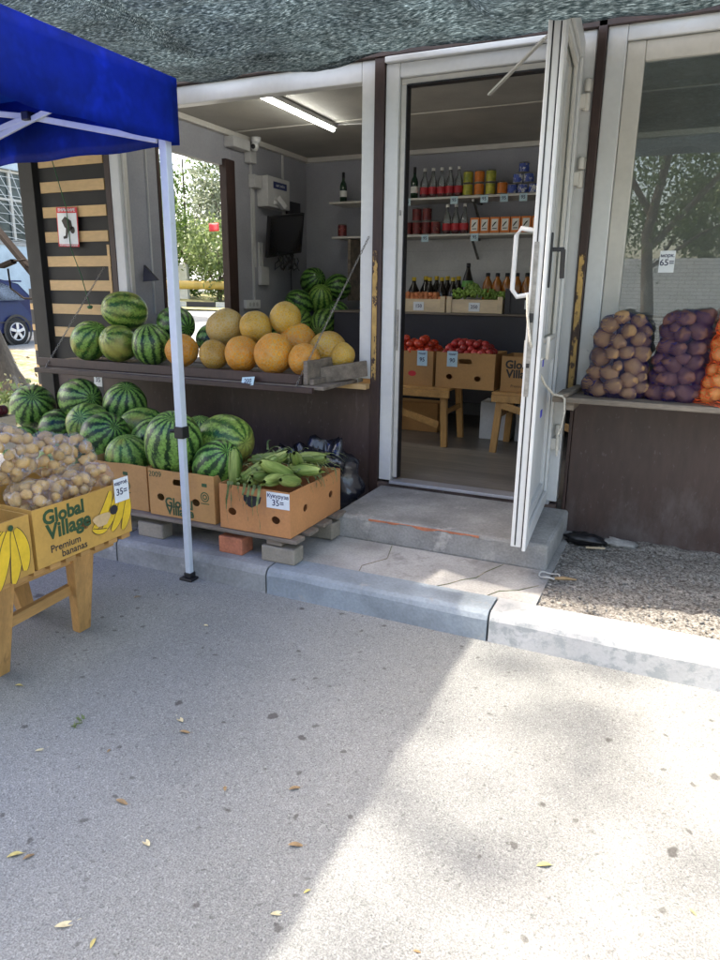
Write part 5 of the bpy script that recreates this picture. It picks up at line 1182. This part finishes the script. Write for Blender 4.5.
q = MB(); q.bar((-3.60, 6.07, 2.05), (-3.79, 6.2, 2.1), .03, .03); q.box(-3.798, -3.785, 6.15, 6.25, 2.03, 2.17); obj('wall_arm', q, M_METAL, mo)
q = MB(); rg = random.Random(5)
for k in range(9):
    p = Vector((-3.66, 6.1+rg.uniform(-.1, .25), 1.88)); pts = [p]
    for i in range(9): p = p+Vector((rg.uniform(-.03, .03), rg.uniform(-.05, .05), -.035 if i < 5 else .03)); pts.append(p.copy())
    q.tube(pts, .006, 5)
obj('cables', q, M_BLACK, mo)
q = MB(); q.box(-3.798, -3.775, 6.42, 6.68, 2.02, 2.38); top('dark_board', q, M_DARK, 'flat black board on the left wall behind the monitor', 'board')
q = MB(); q.tube([(-3.79, 6.50, 2.0), (-3.79, 6.50, 1.5)], .004, 5); q.ball((-3.785, 6.5, 1.46), .02, .025, .04, 8, 6); top('hanging_cord', q, M_BLACK, 'thin black cord with a plug hanging on the left wall above the inner pile', 'cord')
q = MB(); q.bar((-3.62, 6.10, 2.27), (-3.66, 6.02, 2.36), .06, .05); q.box(-3.798, -3.66, 6.0, 6.04, 2.30, 2.33); top('wall_spotlight', q, M_PLAST, 'small pale device on a bracket just above the monitor', 'spotlight', bevel=.004)
q = MB(); q.add([(-3.73, 4.22, 1.68), (-3.73, 4.20, 1.56), (-3.60, 4.22, 1.57), (-3.73, 4.24, 1.68), (-3.73, 4.23, 1.56), (-3.60, 4.235, 1.57)], [(0, 1, 2), (3, 5, 4), (0, 3, 4, 1), (1, 4, 5, 2), (2, 5, 3, 0)])
top('black_wedge', q, M_BLACK, 'black triangular bracket on the white frame at the left of the opening', 'bracket')

# ------------------------------------------------------------------ sign on the striped board
sg = thing('warning_sign', (-4.29, 4.08, 1.85), 'white sign with a red border and a camera picture hung on the striped board', 'sign')
Msg = frame((-4.315, 4.082, 1.95), (1, 0, -.03), (0, 0, 1))
def sp(nm, m, z, polys):
    q = MB()
    for p in polys: q.add([Msg @ Vector((x, y, z)) for x, y in p]+[Msg @ Vector((x, y, z-.001)) for x, y in p], [tuple(range(len(p))), tuple(range(2*len(p)-1, len(p)-1, -1))]+[(i, i+len(p), (i+1) % len(p)+len(p), (i+1) % len(p)) for i in range(len(p))])
    return obj(nm, q, m, sg)
rc = lambda a, b, c, d: [(a, c), (b, c), (b, d), (a, d)]
sp('plate', M_RED, 0, [rc(-.105, .105, -.140, .140)])
sp('white_field', M_PAPER, .0015, [rc(-.097, .097, -.122, .100)])
sp('camera_symbol', M_PRINTK, .003, [[(-.055, .045), (-.02, .075), (.04, .045), (.05, -.01), (.02, -.03), (-.03, .0)], [(-.015, -.005), (.01, -.02), (-.01, -.08), (-.045, -.085), (-.05, -.07), (-.025, -.06)], ell(.05, -.02, .022, .026, 12)])
q = MB(); text_mb(q, 'ВНИМАНИЕ', .030, Msg @ Matrix.Translation((0, .12, .002)), .0003, .0006); text_mb(q, 'ВЕДЁТСЯ ВИДЕОНАБЛЮДЕНИЕ', .0115, Msg @ Matrix.Translation((0, -.131, .002)), .0003, .0003); obj('writing', q, M_PAPER, sg)
q = MB(); q.tube([(-4.50, 4.075, 2.75), (-4.30, 4.07, 2.09), (-4.30, 4.078, 1.8), (-4.20, 4.06, 1.60), (-4.13, 4.05, 1.38)], .0035, 5); q.ball((-4.12, 4.04, 1.37), .03, .012, .014, 8, 6, .3)
top('green_twine_line', q, mat('green_twine', (.03, .12, .05), .8, .2), 'thin green cord running down the striped board to the chain', 'cord')
# strut and lamp cable at the left corner
su = thing('awning_strut', (-5.6, 4.6, 0), 'dark slanting steel strut with a clamp and cable left of the corner pillar', 'strut')
q = MB(); q.bar((-6.35, 4.75, 2.45), (-4.88, 4.25, 1.58), .05, .05); obj('bar', q, mat('strut_paint', (.02, .014, .012), .8, .2, spec=.1), su, .003)
q = MB(); q.bar((-5.35, 4.3, 1.68), (-5.17, 4.28, 1.72), .05, .035); obj('clamp', q, mat('strut_paint', (0, 0, 0)), su, .003)
q = MB(); q.tube([(-5.17, 4.28, 1.72), (-5.0, 4.26, 1.73), (-4.86, 4.2, 1.68)], .008, 6); q.tube([(-5.25, 4.28, 1.66), (-5.22, 4.26, 1.5), (-5.05, 4.24, 1.42), (-4.88, 4.2, 1.42)], .008, 6); obj('cable', q, mat('strut_paint', (0, 0, 0)), su)

# ------------------------------------------------------------------ car, building, trees beyond
def car():
    y0, X = 7.9, -13.4; zb = gh(X, 10)+.02
    c = thing('car', (X-.8, 9.9, zb), 'dark blue hatchback parked on the road behind the kiosk', 'car')
    prof = [(0, .28), (0, .62), (.10, .78), (.95, .92), (1.55, 1.36), (1.9, 1.42), (2.9, 1.42), (3.35, 1.32), (3.62, .98), (3.72, .88), (3.75, .45), (3.68, .28)]
    M = lambda x, s, z: Vector((X-.85+x, y0+s, zb+z))
    q = MB()
    for k, (a, ins) in enumerate(((.85, 1), (-.85, 1))): pass
    n = len(prof); vs = []
    for sx, ti in ((.82, 0), (.85, 0), (-.85, 0), (-.82, 0)):
        for (s, z) in prof:
            tum = .16*max(0, z-.92)/.5 if z > .92 else 0
            vs.append(M((abs(sx)-tum)*(1 if sx > 0 else -1), s, z))
    q.add(vs, [tuple(range(n))[::-1], tuple(range(3*n, 4*n))]+[(j*n+i, j*n+(i+1) % n, (j+1)*n+(i+1) % n, (j+1)*n+i) for j in range(3) for i in range(n)])
    obj('body', q, M_CARB, c, .03)
    side = lambda pts, off: [M(.852-.16*max(0, z-.92)/.5+off, s, z) for s, z in pts]
    for pts in ([(1.05, .96), (1.58, 1.32), (2.1, 1.36), (2.1, .96)], [(2.16, .96), (2.16, 1.36), (2.85, 1.35), (3.12, 1.26), (3.38, .97)]):
        q = MB(); q.add(side(pts, .006), [tuple(range(len(pts)))]); q.add(side(pts, .006), [tuple(range(len(pts)))[::-1]]); obj('side_window', q, M_CARGL, c)
    q = MB(); q.add([M(x, s, z) for x, s, z in ((-.62, 3.39, 1.30), (.62, 3.39, 1.30), (.72, 3.645, .99), (-.72, 3.645, .99))], [(0, 1, 2, 3)]); obj('rear_window', q, M_CARGL, c)
    for x in (.845, -.845):
        q = MB(); q.box(X-.85+x-.03, X-.85+x+.012, y0+3.60, y0+3.765, zb+.66, zb+.90); obj('tail_light', q, M_RED, c, .01)
    q = MB(); q.box(X-1.5, X-.2, y0+3.3, y0+3.5, zb+1.36, zb+1.395); obj('spoiler', q, M_CARB, c, .01)
    for x, dx in ((.80, 1), (-.80, -1)):
        for s in (.72, 3.10):
            q = MB(); q.lathe([(.17, 0), (.29, .0), (.31, -.03*dx), (.31, -.15*dx), (.29, -.18*dx)], M(x+.03*dx, s, .30), 26, 'x'); wh = obj('wheel', q, M_TYRE, c)
            q = MB(); q.lathe([(.175, 0), (.19, .012*dx), (.20, .0), (.175, -.05*dx)], M(x+.035*dx, s, .30), 26, 'x')
            for k in range(5):
                a = 2*math.pi*k/5+.3; cc = M(x+.04*dx, s, .30); q.bar(cc, cc+Vector((0, math.cos(a)*.18, math.sin(a)*.18)), .05, .02, (1, 0, 0), .07)
            q.lathe([(.05, .01*dx), (.001, .02*dx)], M(x+.045*dx, s, .30), 12, 'x'); obj('rim', q, M_RIM, wh)
            q = MB(); q.lathe([(.17, 0), (.001, 0)], M(x+.0*dx, s, .30), 20, 'x'); obj('hub_shadow_disc', q, M_BLACK, wh)  # flat black disc stands in for the shade behind the spokes
            q = MB(); q.lathe([(.31, 0), (.36, 0)], M(.8565*dx, s, .31), 26, 'x'); obj('arch', q, M_BLACK, c)
    q = MB(); q.box(X-.0+.0, X+.006, y0+2.12, y0+2.135, zb+.35, zb+.96); q.box(X+.0, X+.008, y0+.5, y0+3.5, zb+.5, zb+.52); obj('door_seam', q, M_BLACK, c)
car()
bl = thing('building', (-22, 13.5, .5), 'pale blue rendered building with a barred window behind the car', 'building')
q = MB(); q.box(-26, -19, 6, 15.25, -.5, 9); q.box(-26, -19, 16.75, 19.0, -.5, 9); q.box(-26, -19, 15.251, 16.749, -.5, 2.85); q.box(-26, -19, 15.251, 16.749, 4.95, 9)
obj('wall', q, M_TERRB, bl)
wn = obj('window', MB().box(-19.25, -19.2, 15.25, 16.75, 2.85, 4.95), mat('dim_window', (.05, .07, .07), .15, .3), bl)
q = MB()
for y in (15.28, 16.0, 16.72): q.box(-19.2, -19.12, y-.04, y+.04, 2.86, 4.94)
for z in (2.9, 4.1, 4.9): q.box(-19.199, -19.13, 15.25, 16.75, z-.035, z+.035)
obj('window_frame', q, M_CREAM, wn)
q = MB()
for k in range(13):
    a = math.pi*(k/12)*.9+.1; q.bar((-19.02, 16.75, 2.9), (-19.02, max(15.25, 16.75-2.4*math.sin(a)), min(4.95, max(2.86, 2.9+2.6*math.cos(a) if math.cos(a) > 0 else 2.9))), .015, .015)
for k in range(8): q.bar((-19.03, 15.25, 2.9+.26*k), (-19.03, 16.75, 2.9+.26*k), .012, .012)
obj('window_bars', q, M_WHITE, wn)
q = MB(); q.box(-19.1, -18.97, 15.2, 16.8, 2.77, 2.85); obj('sill', q, M_CONC, wn)
# leaves: many small bent faces
import numpy as np
def leaves(name, blobs, n, size, m, parent, seed):
    rs = np.random.RandomState(seed); B = np.array([b[:3] for b in blobs], float); Rr = np.array([b[3:6] if len(b) > 4 else (b[3],)*3 for b in blobs], float)
    wts = Rr.prod(1); idx = rs.choice(len(B), n, p=wts/wts.sum())
    d = rs.normal(size=(n, 3)); d /= np.linalg.norm(d, axis=1)[:, None]; rr = rs.uniform(.35, 1, n)**.45
    # clumps: pull towards random twig ends
    P = B[idx]+d*Rr[idx]*rr[:, None]
    nc = max(8, n//40); cl = P[rs.choice(n, nc)]; P = cl[rs.randint(nc, size=n)]*.0+P
    ci = rs.randint(nc, size=n); P = np.where((rs.rand(n) < .65)[:, None], cl[ci]+rs.normal(size=(n, 3))*Rr.mean()*.16, P)
    a = rs.normal(size=(n, 3)); a /= np.linalg.norm(a, axis=1)[:, None]; b = np.cross(a, rs.normal(size=(n, 3))); b /= np.linalg.norm(b, axis=1)[:, None]
    s = size*rs.uniform(.6, 1.3, n)[:, None]
    V = np.stack([P-a*s, P+b*s*.45, P+a*s, P-b*s*.45], 1).reshape(-1, 3)
    off = np.array(wl(parent)) if parent else 0
    V = V-off
    me = bpy.data.meshes.new(name); me.vertices.add(4*n); me.vertices.foreach_set('co', V.ravel()); me.loops.add(4*n); me.loops.foreach_set('vertex_index', np.arange(4*n, dtype=np.int32))
    me.polygons.add(n); me.polygons.foreach_set('loop_start', np.arange(0, 4*n, 4, dtype=np.int32)); me.polygons.foreach_set('loop_total', np.full(n, 4, dtype=np.int32)); me.update(); me.validate(); me.materials.append(m)
    o = bpy.data.objects.new(name, me); COL.objects.link(o)
    if parent: o.parent = parent
    return o
def leafmat(name, c, c2):
    m, n, l, b = newmat(name); out = n['Material Output']; v = coords(n, l)
    r = ramp(n, [(.3, c), (.7, c2)]); l.new(tex(n, l, v, 1.5, 5, .7), r.inputs[0]); l.new(r.outputs[0], b.inputs['Base Color']); b.inputs['Roughness'].default_value = .5
    tb = n.new('ShaderNodeBsdfTranslucent'); l.new(r.outputs[0], tb.inputs[0]); mx = n.new('ShaderNodeMixShader'); mx.inputs[0].default_value = .45
    l.new(b.outputs[0], mx.inputs[1]); l.new(tb.outputs[0], mx.inputs[2]); l.new(mx.outputs[0], out.inputs[0]); return m
LM1 = leafmat('foliage', (.05, .10, .02), (.12, .19, .045)); LM2 = leafmat('foliage_light', (.10, .16, .05), (.22, .28, .12)); LM3 = leafmat('foliage_grey', (.14, .18, .12), (.30, .34, .26))
def tree(name, base, trunk, limbs, blobs, n, size, m, label, r0=.16, cat='tree', group=None, seed=1):
    base = Vector(base); t = thing(name, base, label, cat, group)
    q = MB(); k = len(trunk); q.tube([base+Vector(p) for p in trunk], [r0*(1-.6*i/(k-1))*(1.25 if i == 0 else 1) for i in range(k)], 12)
    for (a, b, r) in limbs:
        a = base+Vector(a); b = base+Vector(b); mid = a.lerp(b, .5)+Vector((.1, -.1, .15)); q.tube([a, mid, b], [r, r*.7, r*.3], 7)
    obj('trunk', q, M_BARK, t)
    leaves('crown', [(base.x+b[0], base.y+b[1], base.z+b[2])+tuple(b[3:]) for b in blobs], n, size, m, t, seed)
    return t
TG = 'trees and bushes behind the kiosk'
def bush(x, y, r, h, n, m, label, seed, sz=.11):
    z = gh(x, y); rg = random.Random(seed)
    bl_ = [(rg.uniform(-r, r)*.6, rg.uniform(-r, r)*.6, h*rg.uniform(.25, .8), r*.55, r*.55, h*.28) for k in range(6)]
    tree('bush', (x, y, z-.1), [(0, 0, 0), (.1, 0, h*.3), (0, .1, h*.7)], [((0, 0, h*.2), (r*.5, .2, h*.6), .06), ((0, 0, h*.15), (-r*.5, -.2, h*.6), .06)], bl_, n, sz, m, label, .1, 'bush', TG, seed)
bush(-21.5, 25.5, 2.2, 4.2, 5000, LM1, 'mid green bush left behind the yellow pipe, seen through the side doorway', 1)
bush(-18.5, 25.5, 2.2, 3.8, 5000, LM2, 'light green bush right behind the yellow pipe, seen through the side doorway', 2)
bush(-20.3, 30.0, 3.2, 8.5, 9000, LM3, 'tall grey-green shrub rising behind the low bushes', 3, .13)
bush(-24.5, 31.0, 3.0, 9.5, 7000, LM1, 'tall dark green tree mass at the left of the side doorway view', 4, .14)
bush(-16.0, 29.0, 3.0, 9.0, 7000, LM2, 'tall light tree mass at the right of the side doorway view', 5, .14)
bush(-20, 36.0, 4.5, 12, 8000, LM1, 'farthest dark tree mass behind the shrubs', 6, .17)
q = MB(); c0 = Vector((-17.4, 21.9, 0)); td = Vector((.788, .615, 0)); 
for k in range(-4, 5):
    a = c0+td*(k*1.1); b = a+td*1.09; q = MB(); za = gh(a.x, a.y); q.bar((a.x, a.y, za+.1), (b.x, b.y, gh(b.x, b.y)+.1), .15, .28)
    o = top('kerb_stone', q, M_KERBW if k % 2 else M_DARK, ('white' if k % 2 else 'black')+' painted kerb stone in the striped row seen through the side doorway', 'kerb stone', ('white' if k % 2 else 'black')+' kerb stones of the striped row')
pp = thing('gas_pipe', (-19.5, 23.6, 1.0), 'yellow-brown pipe on posts running in front of the bushes', 'pipe')
q = MB(); pc = Vector((-19.2, 23.9, 1.72)); q.tube([pc-td*9, pc, pc+td*7], .17, 12); obj('pipe', q, M_YPIPE, pp)
for k in (-6, -2, 2, 6):
    p = pc+td*k; q = MB(); q.box(p.x-.06, p.x+.06, p.y-.06, p.y+.06, gh(p.x, p.y), 1.55); obj('post', q, M_METAL, pp)
q = MB(); q.box(-20.9, -20.0, 25.3, 25.45, .9, 2.6); top('white_slab', q, mat('white_render', (.6, .62, .63), .8, .1), 'low white wall piece behind the yellow pipe', 'wall')
q = MB(); q.grid(lambda u, v: Vector((-17.45+.5*u, 23.6+.05*math.sin(5*u), 3.75+.3*v)), 8, 4); top('red_cloth', q, M_RED, 'small orange-red cloth hanging among the leaves in the side doorway view', 'cloth', solid=.01)
# tree at the left edge beside the verge
tree('tree', (-8.45, 6.75, -.02), [(0, 0, 0), (-.12, -.02, .35), (-.3, -.1, 1.0), (-.7, -.3, 2.4), (-1.0, -.6, 4.2)], [((-.7, -.3, 2.4), (-2.6, -.4, 4.6), .1), ((-.9, -.5, 3.4), (.6, -.6, 5.2), .09)],
     [(-1.2, -.6, 5.6, 1.9, 1.9, 1.2), (-2.6, -.2, 5.0, 1.3, 1.3, .9), (.4, -.6, 5.6, 1.3, 1.3, .9)], 4500, .09, LM1, 'tree with rough grey bark standing on the verge at the left edge', .24, 'tree', None, 21)
# street tree upwind that dapples the sunlit asphalt
tree('tree', (-13.5, -1.5, 0), [(0, 0, 0), (.2, .1, 4), (.6, .4, 8), (1.5, .8, 11)], [((.3, .2, 6), (3.2, 1.6, 10.6), .13), ((.6, .4, 7.5), (3.0, 3.6, 11.6), .11), ((.6, .4, 8), (5.0, 1.4, 12), .11)],
     [(4.9, 2.8, 11.6, 1.6, 1.6, .7), (4.0, 4.2, 12.2, 1.4, 1.2, .7), (6.0, 1.6, 12.3, 1.6, 1.4, .7), (2.0, 1.5, 12.0, 2.2, 2.2, 1.2)], 2300, .12, LM1, 'tall street tree outside the view to the left, dappling the asphalt', .3, 'tree', None, 22)
# across the street, behind the viewer: white brick wall, trees
bw = MB(); bw.box(-30, 30, -9.3, -9.0, 0, 2.3)
def brickmat():
    m, n, l, b = newmat('white_brick'); v = coords(n, l, rnd=False); br = n.new('ShaderNodeTexBrick'); br.inputs['Scale'].default_value = 1
    br.inputs['Brick Width'].default_value = .26; br.inputs['Row Height'].default_value = .08; br.inputs['Mortar Size'].default_value = .008
    br.inputs['Color1'].default_value = (.82, .81, .78, 1); br.inputs['Color2'].default_value = (.70, .69, .66, 1); br.inputs['Mortar'].default_value = (.4, .4, .38, 1)
    sp_ = n.new('ShaderNodeSeparateXYZ'); cb = n.new('ShaderNodeCombineXYZ'); l.new(v, sp_.inputs[0]); l.new(sp_.outputs[0], cb.inputs[0]); l.new(sp_.outputs[2], cb.inputs[1]); l.new(cb.outputs[0], br.inputs['Vector'])
    l.new(br.outputs[0], b.inputs['Base Color']); b.inputs['Roughness'].default_value = .85; return m
top('brick_wall', bw, brickmat(), 'long white brick wall across the street, seen reflected in the shop window', 'wall')
tree('tree', (-.75, -6.2, 0), [(0, 0, 0), (.05, 0, 1.2), (-.1, .1, 2.6), (.2, 0, 4.5)], [((0, 0, 2.4), (1.6, .3, 4.2), .07), ((0, 0, 2.8), (-1.5, 0, 4.6), .07), ((0, 0, 2), (1.4, -.2, 2.9), .04)],
     [(0, 0, 5.2, 1.8, 1.5, 1.2), (1.4, .2, 3.9, 1.0, .8, .5), (-1.4, 0, 4.4, 1.1, .9, .7), (.6, 0, 2.9, .6, .5, .35), (-.4, 0, 3.0, .5, .5, .3), (2.2, 0, 3.2, .5, .5, .3), (1.3, 0, 5.0, 1.4, 1.2, .9), (.3, .2, 3.8, .7, .6, .5), (.1, 0, 2.2, .35, .3, .5)], 15000, .045, LM1, 'tree by the white brick wall, seen reflected in the shop window', .15, 'tree', None, 31)
tree('tree', (5.0, -12.5, 0), [(0, 0, 0), (0, 0, 2.5), (.2, 0, 5)], [((0, 0, 2), (1, 0, 4), .1)], [(0, 0, 3.4, 2.2, 2, 1.6), (1.6, 0, 2.8, 1.3, 1.3, 1.2), (-1.5, 0, 2.6, 1.2, 1.2, 1.1)], 9000, .08, LM2, 'light green tree behind the white brick wall, seen in reflection', .2, 'tree', None, 32)
tree('tree', (-7, -13, 0), [(0, 0, 0), (0, 0, 3), (.2, 0, 6)], [((0, 0, 2), (1, 0, 4), .1)], [(0, 0, 5.2, 2.8, 2, 2.4), (2.2, 0, 3.6, 1.6, 1.3, 1.6)], 5000, .13, LM1, 'dark tree behind the left part of the white brick wall', .2, 'tree', None, 33)
tree('tree', (12, -13, 0), [(0, 0, 0), (0, 0, 3), (.2, 0, 6)], [((0, 0, 2), (1, 0, 4), .1)], [(0, 0, 4.6, 3.2, 2, 2.4), (-2.4, 0, 3.2, 1.6, 1.3, 1.2)], 5000, .13, LM1, 'broad dark tree far along the white brick wall', .2, 'tree', None, 34)
tree('tree', (.9, -10.9, 0), [(0, 0, 0), (0, 0, 1.5), (.2, 0, 3)], [((0, 0, 1.2), (.8, 0, 2.6), .06)], [(0, 0, 3.3, 1.5, 1, 1.2), (1.2, 0, 2.9, 1.1, .8, 1.0), (-.6, 0, 2.6, .8, .6, .6)], 11000, .06, LM2, 'low round light tree just behind the white brick wall, seen in reflection', .1, 'tree', None, 35)
tree('tree', (-1.1, -11.4, 0), [(0, 0, 0), (0, 0, 2.5), (.2, 0, 5)], [((0, 0, 1.8), (1.2, 0, 4.2), .08)], [(0, 0, 4.4, 1.5, 1.2, 1.6), (1.3, 0, 3.2, .9, .8, .8), (-1, 0, 2.8, .8, .8, .7)], 9000, .06, LM1, 'slim dark tree just behind the white brick wall, seen in reflection', .12, 'tree', None, 36)
# verge plants and litter
o = leaves('ground_litter', [(-6.6, 5.8, .06, 1.8, 2.6, .03)], 2600, .035, mat('leaf_litter', (.24, .17, .08), .9, .5, 3, c2=(.34, .30, .14)), None, 51); o['kind'] = 'stuff'
o = leaves('weeds', [(-7.2, 6.8, .14, .9, 1.5, .12), (-5.8, 7.4, .1, .6, .8, .09)], 1800, .05, LM2, None, 52); o['kind'] = 'stuff'
# ------------------------------------------------------------------ litter on the asphalt and gravel
def leafmesh(seed, m):
    q = MB(); n = 8
    def lf(u, v):
        w_ = .18*math.sin(math.pi*min(1, u*.96+.02))**.8; return Vector(((u-.5), (v-.5)*2*w_, .10*math.sin(u*3+seed)+.35*w_*abs(v-.5)*2+.05))
    q.grid(lf, n, 4); q.tube([(.5, 0, .06), (.68, .03, .04)], .012, 4); return mkmesh('fallen_leaf', q, m)
LY = mat('leaf_yellow', (.50, .42, .15), .7, .2, 3, hue=.2); LB = mat('leaf_brown', (.30, .20, .10), .8, .3, 3); LC = mat('leaf_cream', (.62, .55, .34), .8, .2, 3)
LMS = {'y': leafmesh(0, LY), 'b': leafmesh(1, LB), 'c': leafmesh(2, LC)}
for (x, y, k, s, a, lb) in [
 (-2.198, 1.62, 'y', .05, .3, 'tiny yellow leaf on the asphalt below the low table leg'), (-1.80, 1.377, 'c', .055, 1.1, 'small pale leaf alone at the left, below the green sprig'),
 (-1.49, 1.715, 'c', .08, 2.6, 'long pale willow leaf on the asphalt in the upper middle of the shade'), (-1.425, 1.662, 'b', .06, .4, 'brown scrap just below the long pale willow leaf'),
 (-1.592, 1.472, 'b', .035, 1.9, 'tiny reddish leaf left of centre in the shade'), (-1.376, 1.303, 'b', .065, .1, 'curled brown leaf at the left in the shade'),
 (-1.132, 1.488, 'b', .045, 2.2, 'small orange-brown leaf in the middle of the shade'), (-.935, 1.582, 'b', .06, .9, 'dark curled leaf near the shadow edge, upper one'),
 (-1.203, 1.212, 'c', .07, 2.7, 'cream pointed leaf at the centre left of the foreground'), (-.817, 1.383, 'b', .065, .5, 'twisted brown leaf near the shadow edge, lower one'),
 (-1.494, 1.022, 'y', .06, .8, 'yellow-orange leaf at the left edge of the foreground'), (-1.455, 1.035, 'b', .05, 1.3, 'dark leaf touching the yellow-orange one at the left edge'),
 (-.715, 1.262, 'y', .03, 1.0, 'bright yellow leaf bit right at the shadow edge'), (-.748, 1.173, 'c', .055, .7, 'narrow straw coloured leaf just left of the shadow edge'),
 (-1.199, .925, 'c', .075, .9, 'large pale leaf at the bottom left'), (-1.102, .915, 'y', .04, 1.9, 'small yellow leaf right of the large pale one at the bottom'),
 (-.174, 1.612, 'y', .06, .5, 'yellow leaf on the sunlit asphalt'), (.194, 1.624, 'y', .035, 2.4, 'small yellow leaf at the right of the sunlit asphalt'), (-.398, 1.225, 'b', .03, .3, 'tiny orange leaf at the bottom of the sunlit asphalt'),
 (-2.35, 2.45, 'b', .06, 1.2, 'brown leaf on the dark asphalt near the kerb and tent leg'), (-1.86, 2.35, 'c', .07, 2.9, 'pale leaf on the asphalt just below the tent foot')]:
    inst(LMS[k], 'fallen_leaf', (x, y, .0), (0, 0, a), s*.68, lb, 'leaf', 'fallen leaves on the asphalt')
o = leaves('green_sprig', [(-1.80, 1.55, .008, .03, .03, .006)], 14, .012, LM2, None, 7); tag(o, 'little green sprig lying on the shaded asphalt at the left', 'sprig')
q = MB(); q.ball((-.38, 3.93, .15), .11, .05, .035, 20, 12, .5, 3, 3); top('shoe_sole', q, M_BLACK, 'black scuffed rag on the gravel under the brown panel', 'rag')
q = MB(); q.ball((-.20, 3.98, .14), .10, .05, .022, 16, 10, .6, 7, 3); top('stone', q, M_STEP, 'flat grey stone beside the black rag under the panel', 'stone')
q = MB(); q.bar((-.36, 3.84, .135), (-.26, 3.86, .14), .02, .004); top('wood_chip', q, M_PALEW, 'pale splinter of wood in front of the black rag', 'splinter')
q = MB(); q.tube([(-.47+.05*math.cos(t), 3.32+.04*math.sin(t), .142+.006*math.sin(3*t)) for t in (2*math.pi*k/14*.85 for k in range(15))], .004, 5); top('string_loop', q, M_CREAM, 'small pale loop of string lying beside the doorstep corner', 'string')
q = MB(); q.tube([(-.44, 3.30, .14), (-.40, 3.31, .145), (-.34, 3.33, .14)], [.008, .01, .004], 6); top('dry_twig', q, LB, 'curled brown twig beside the string loop', 'twig')
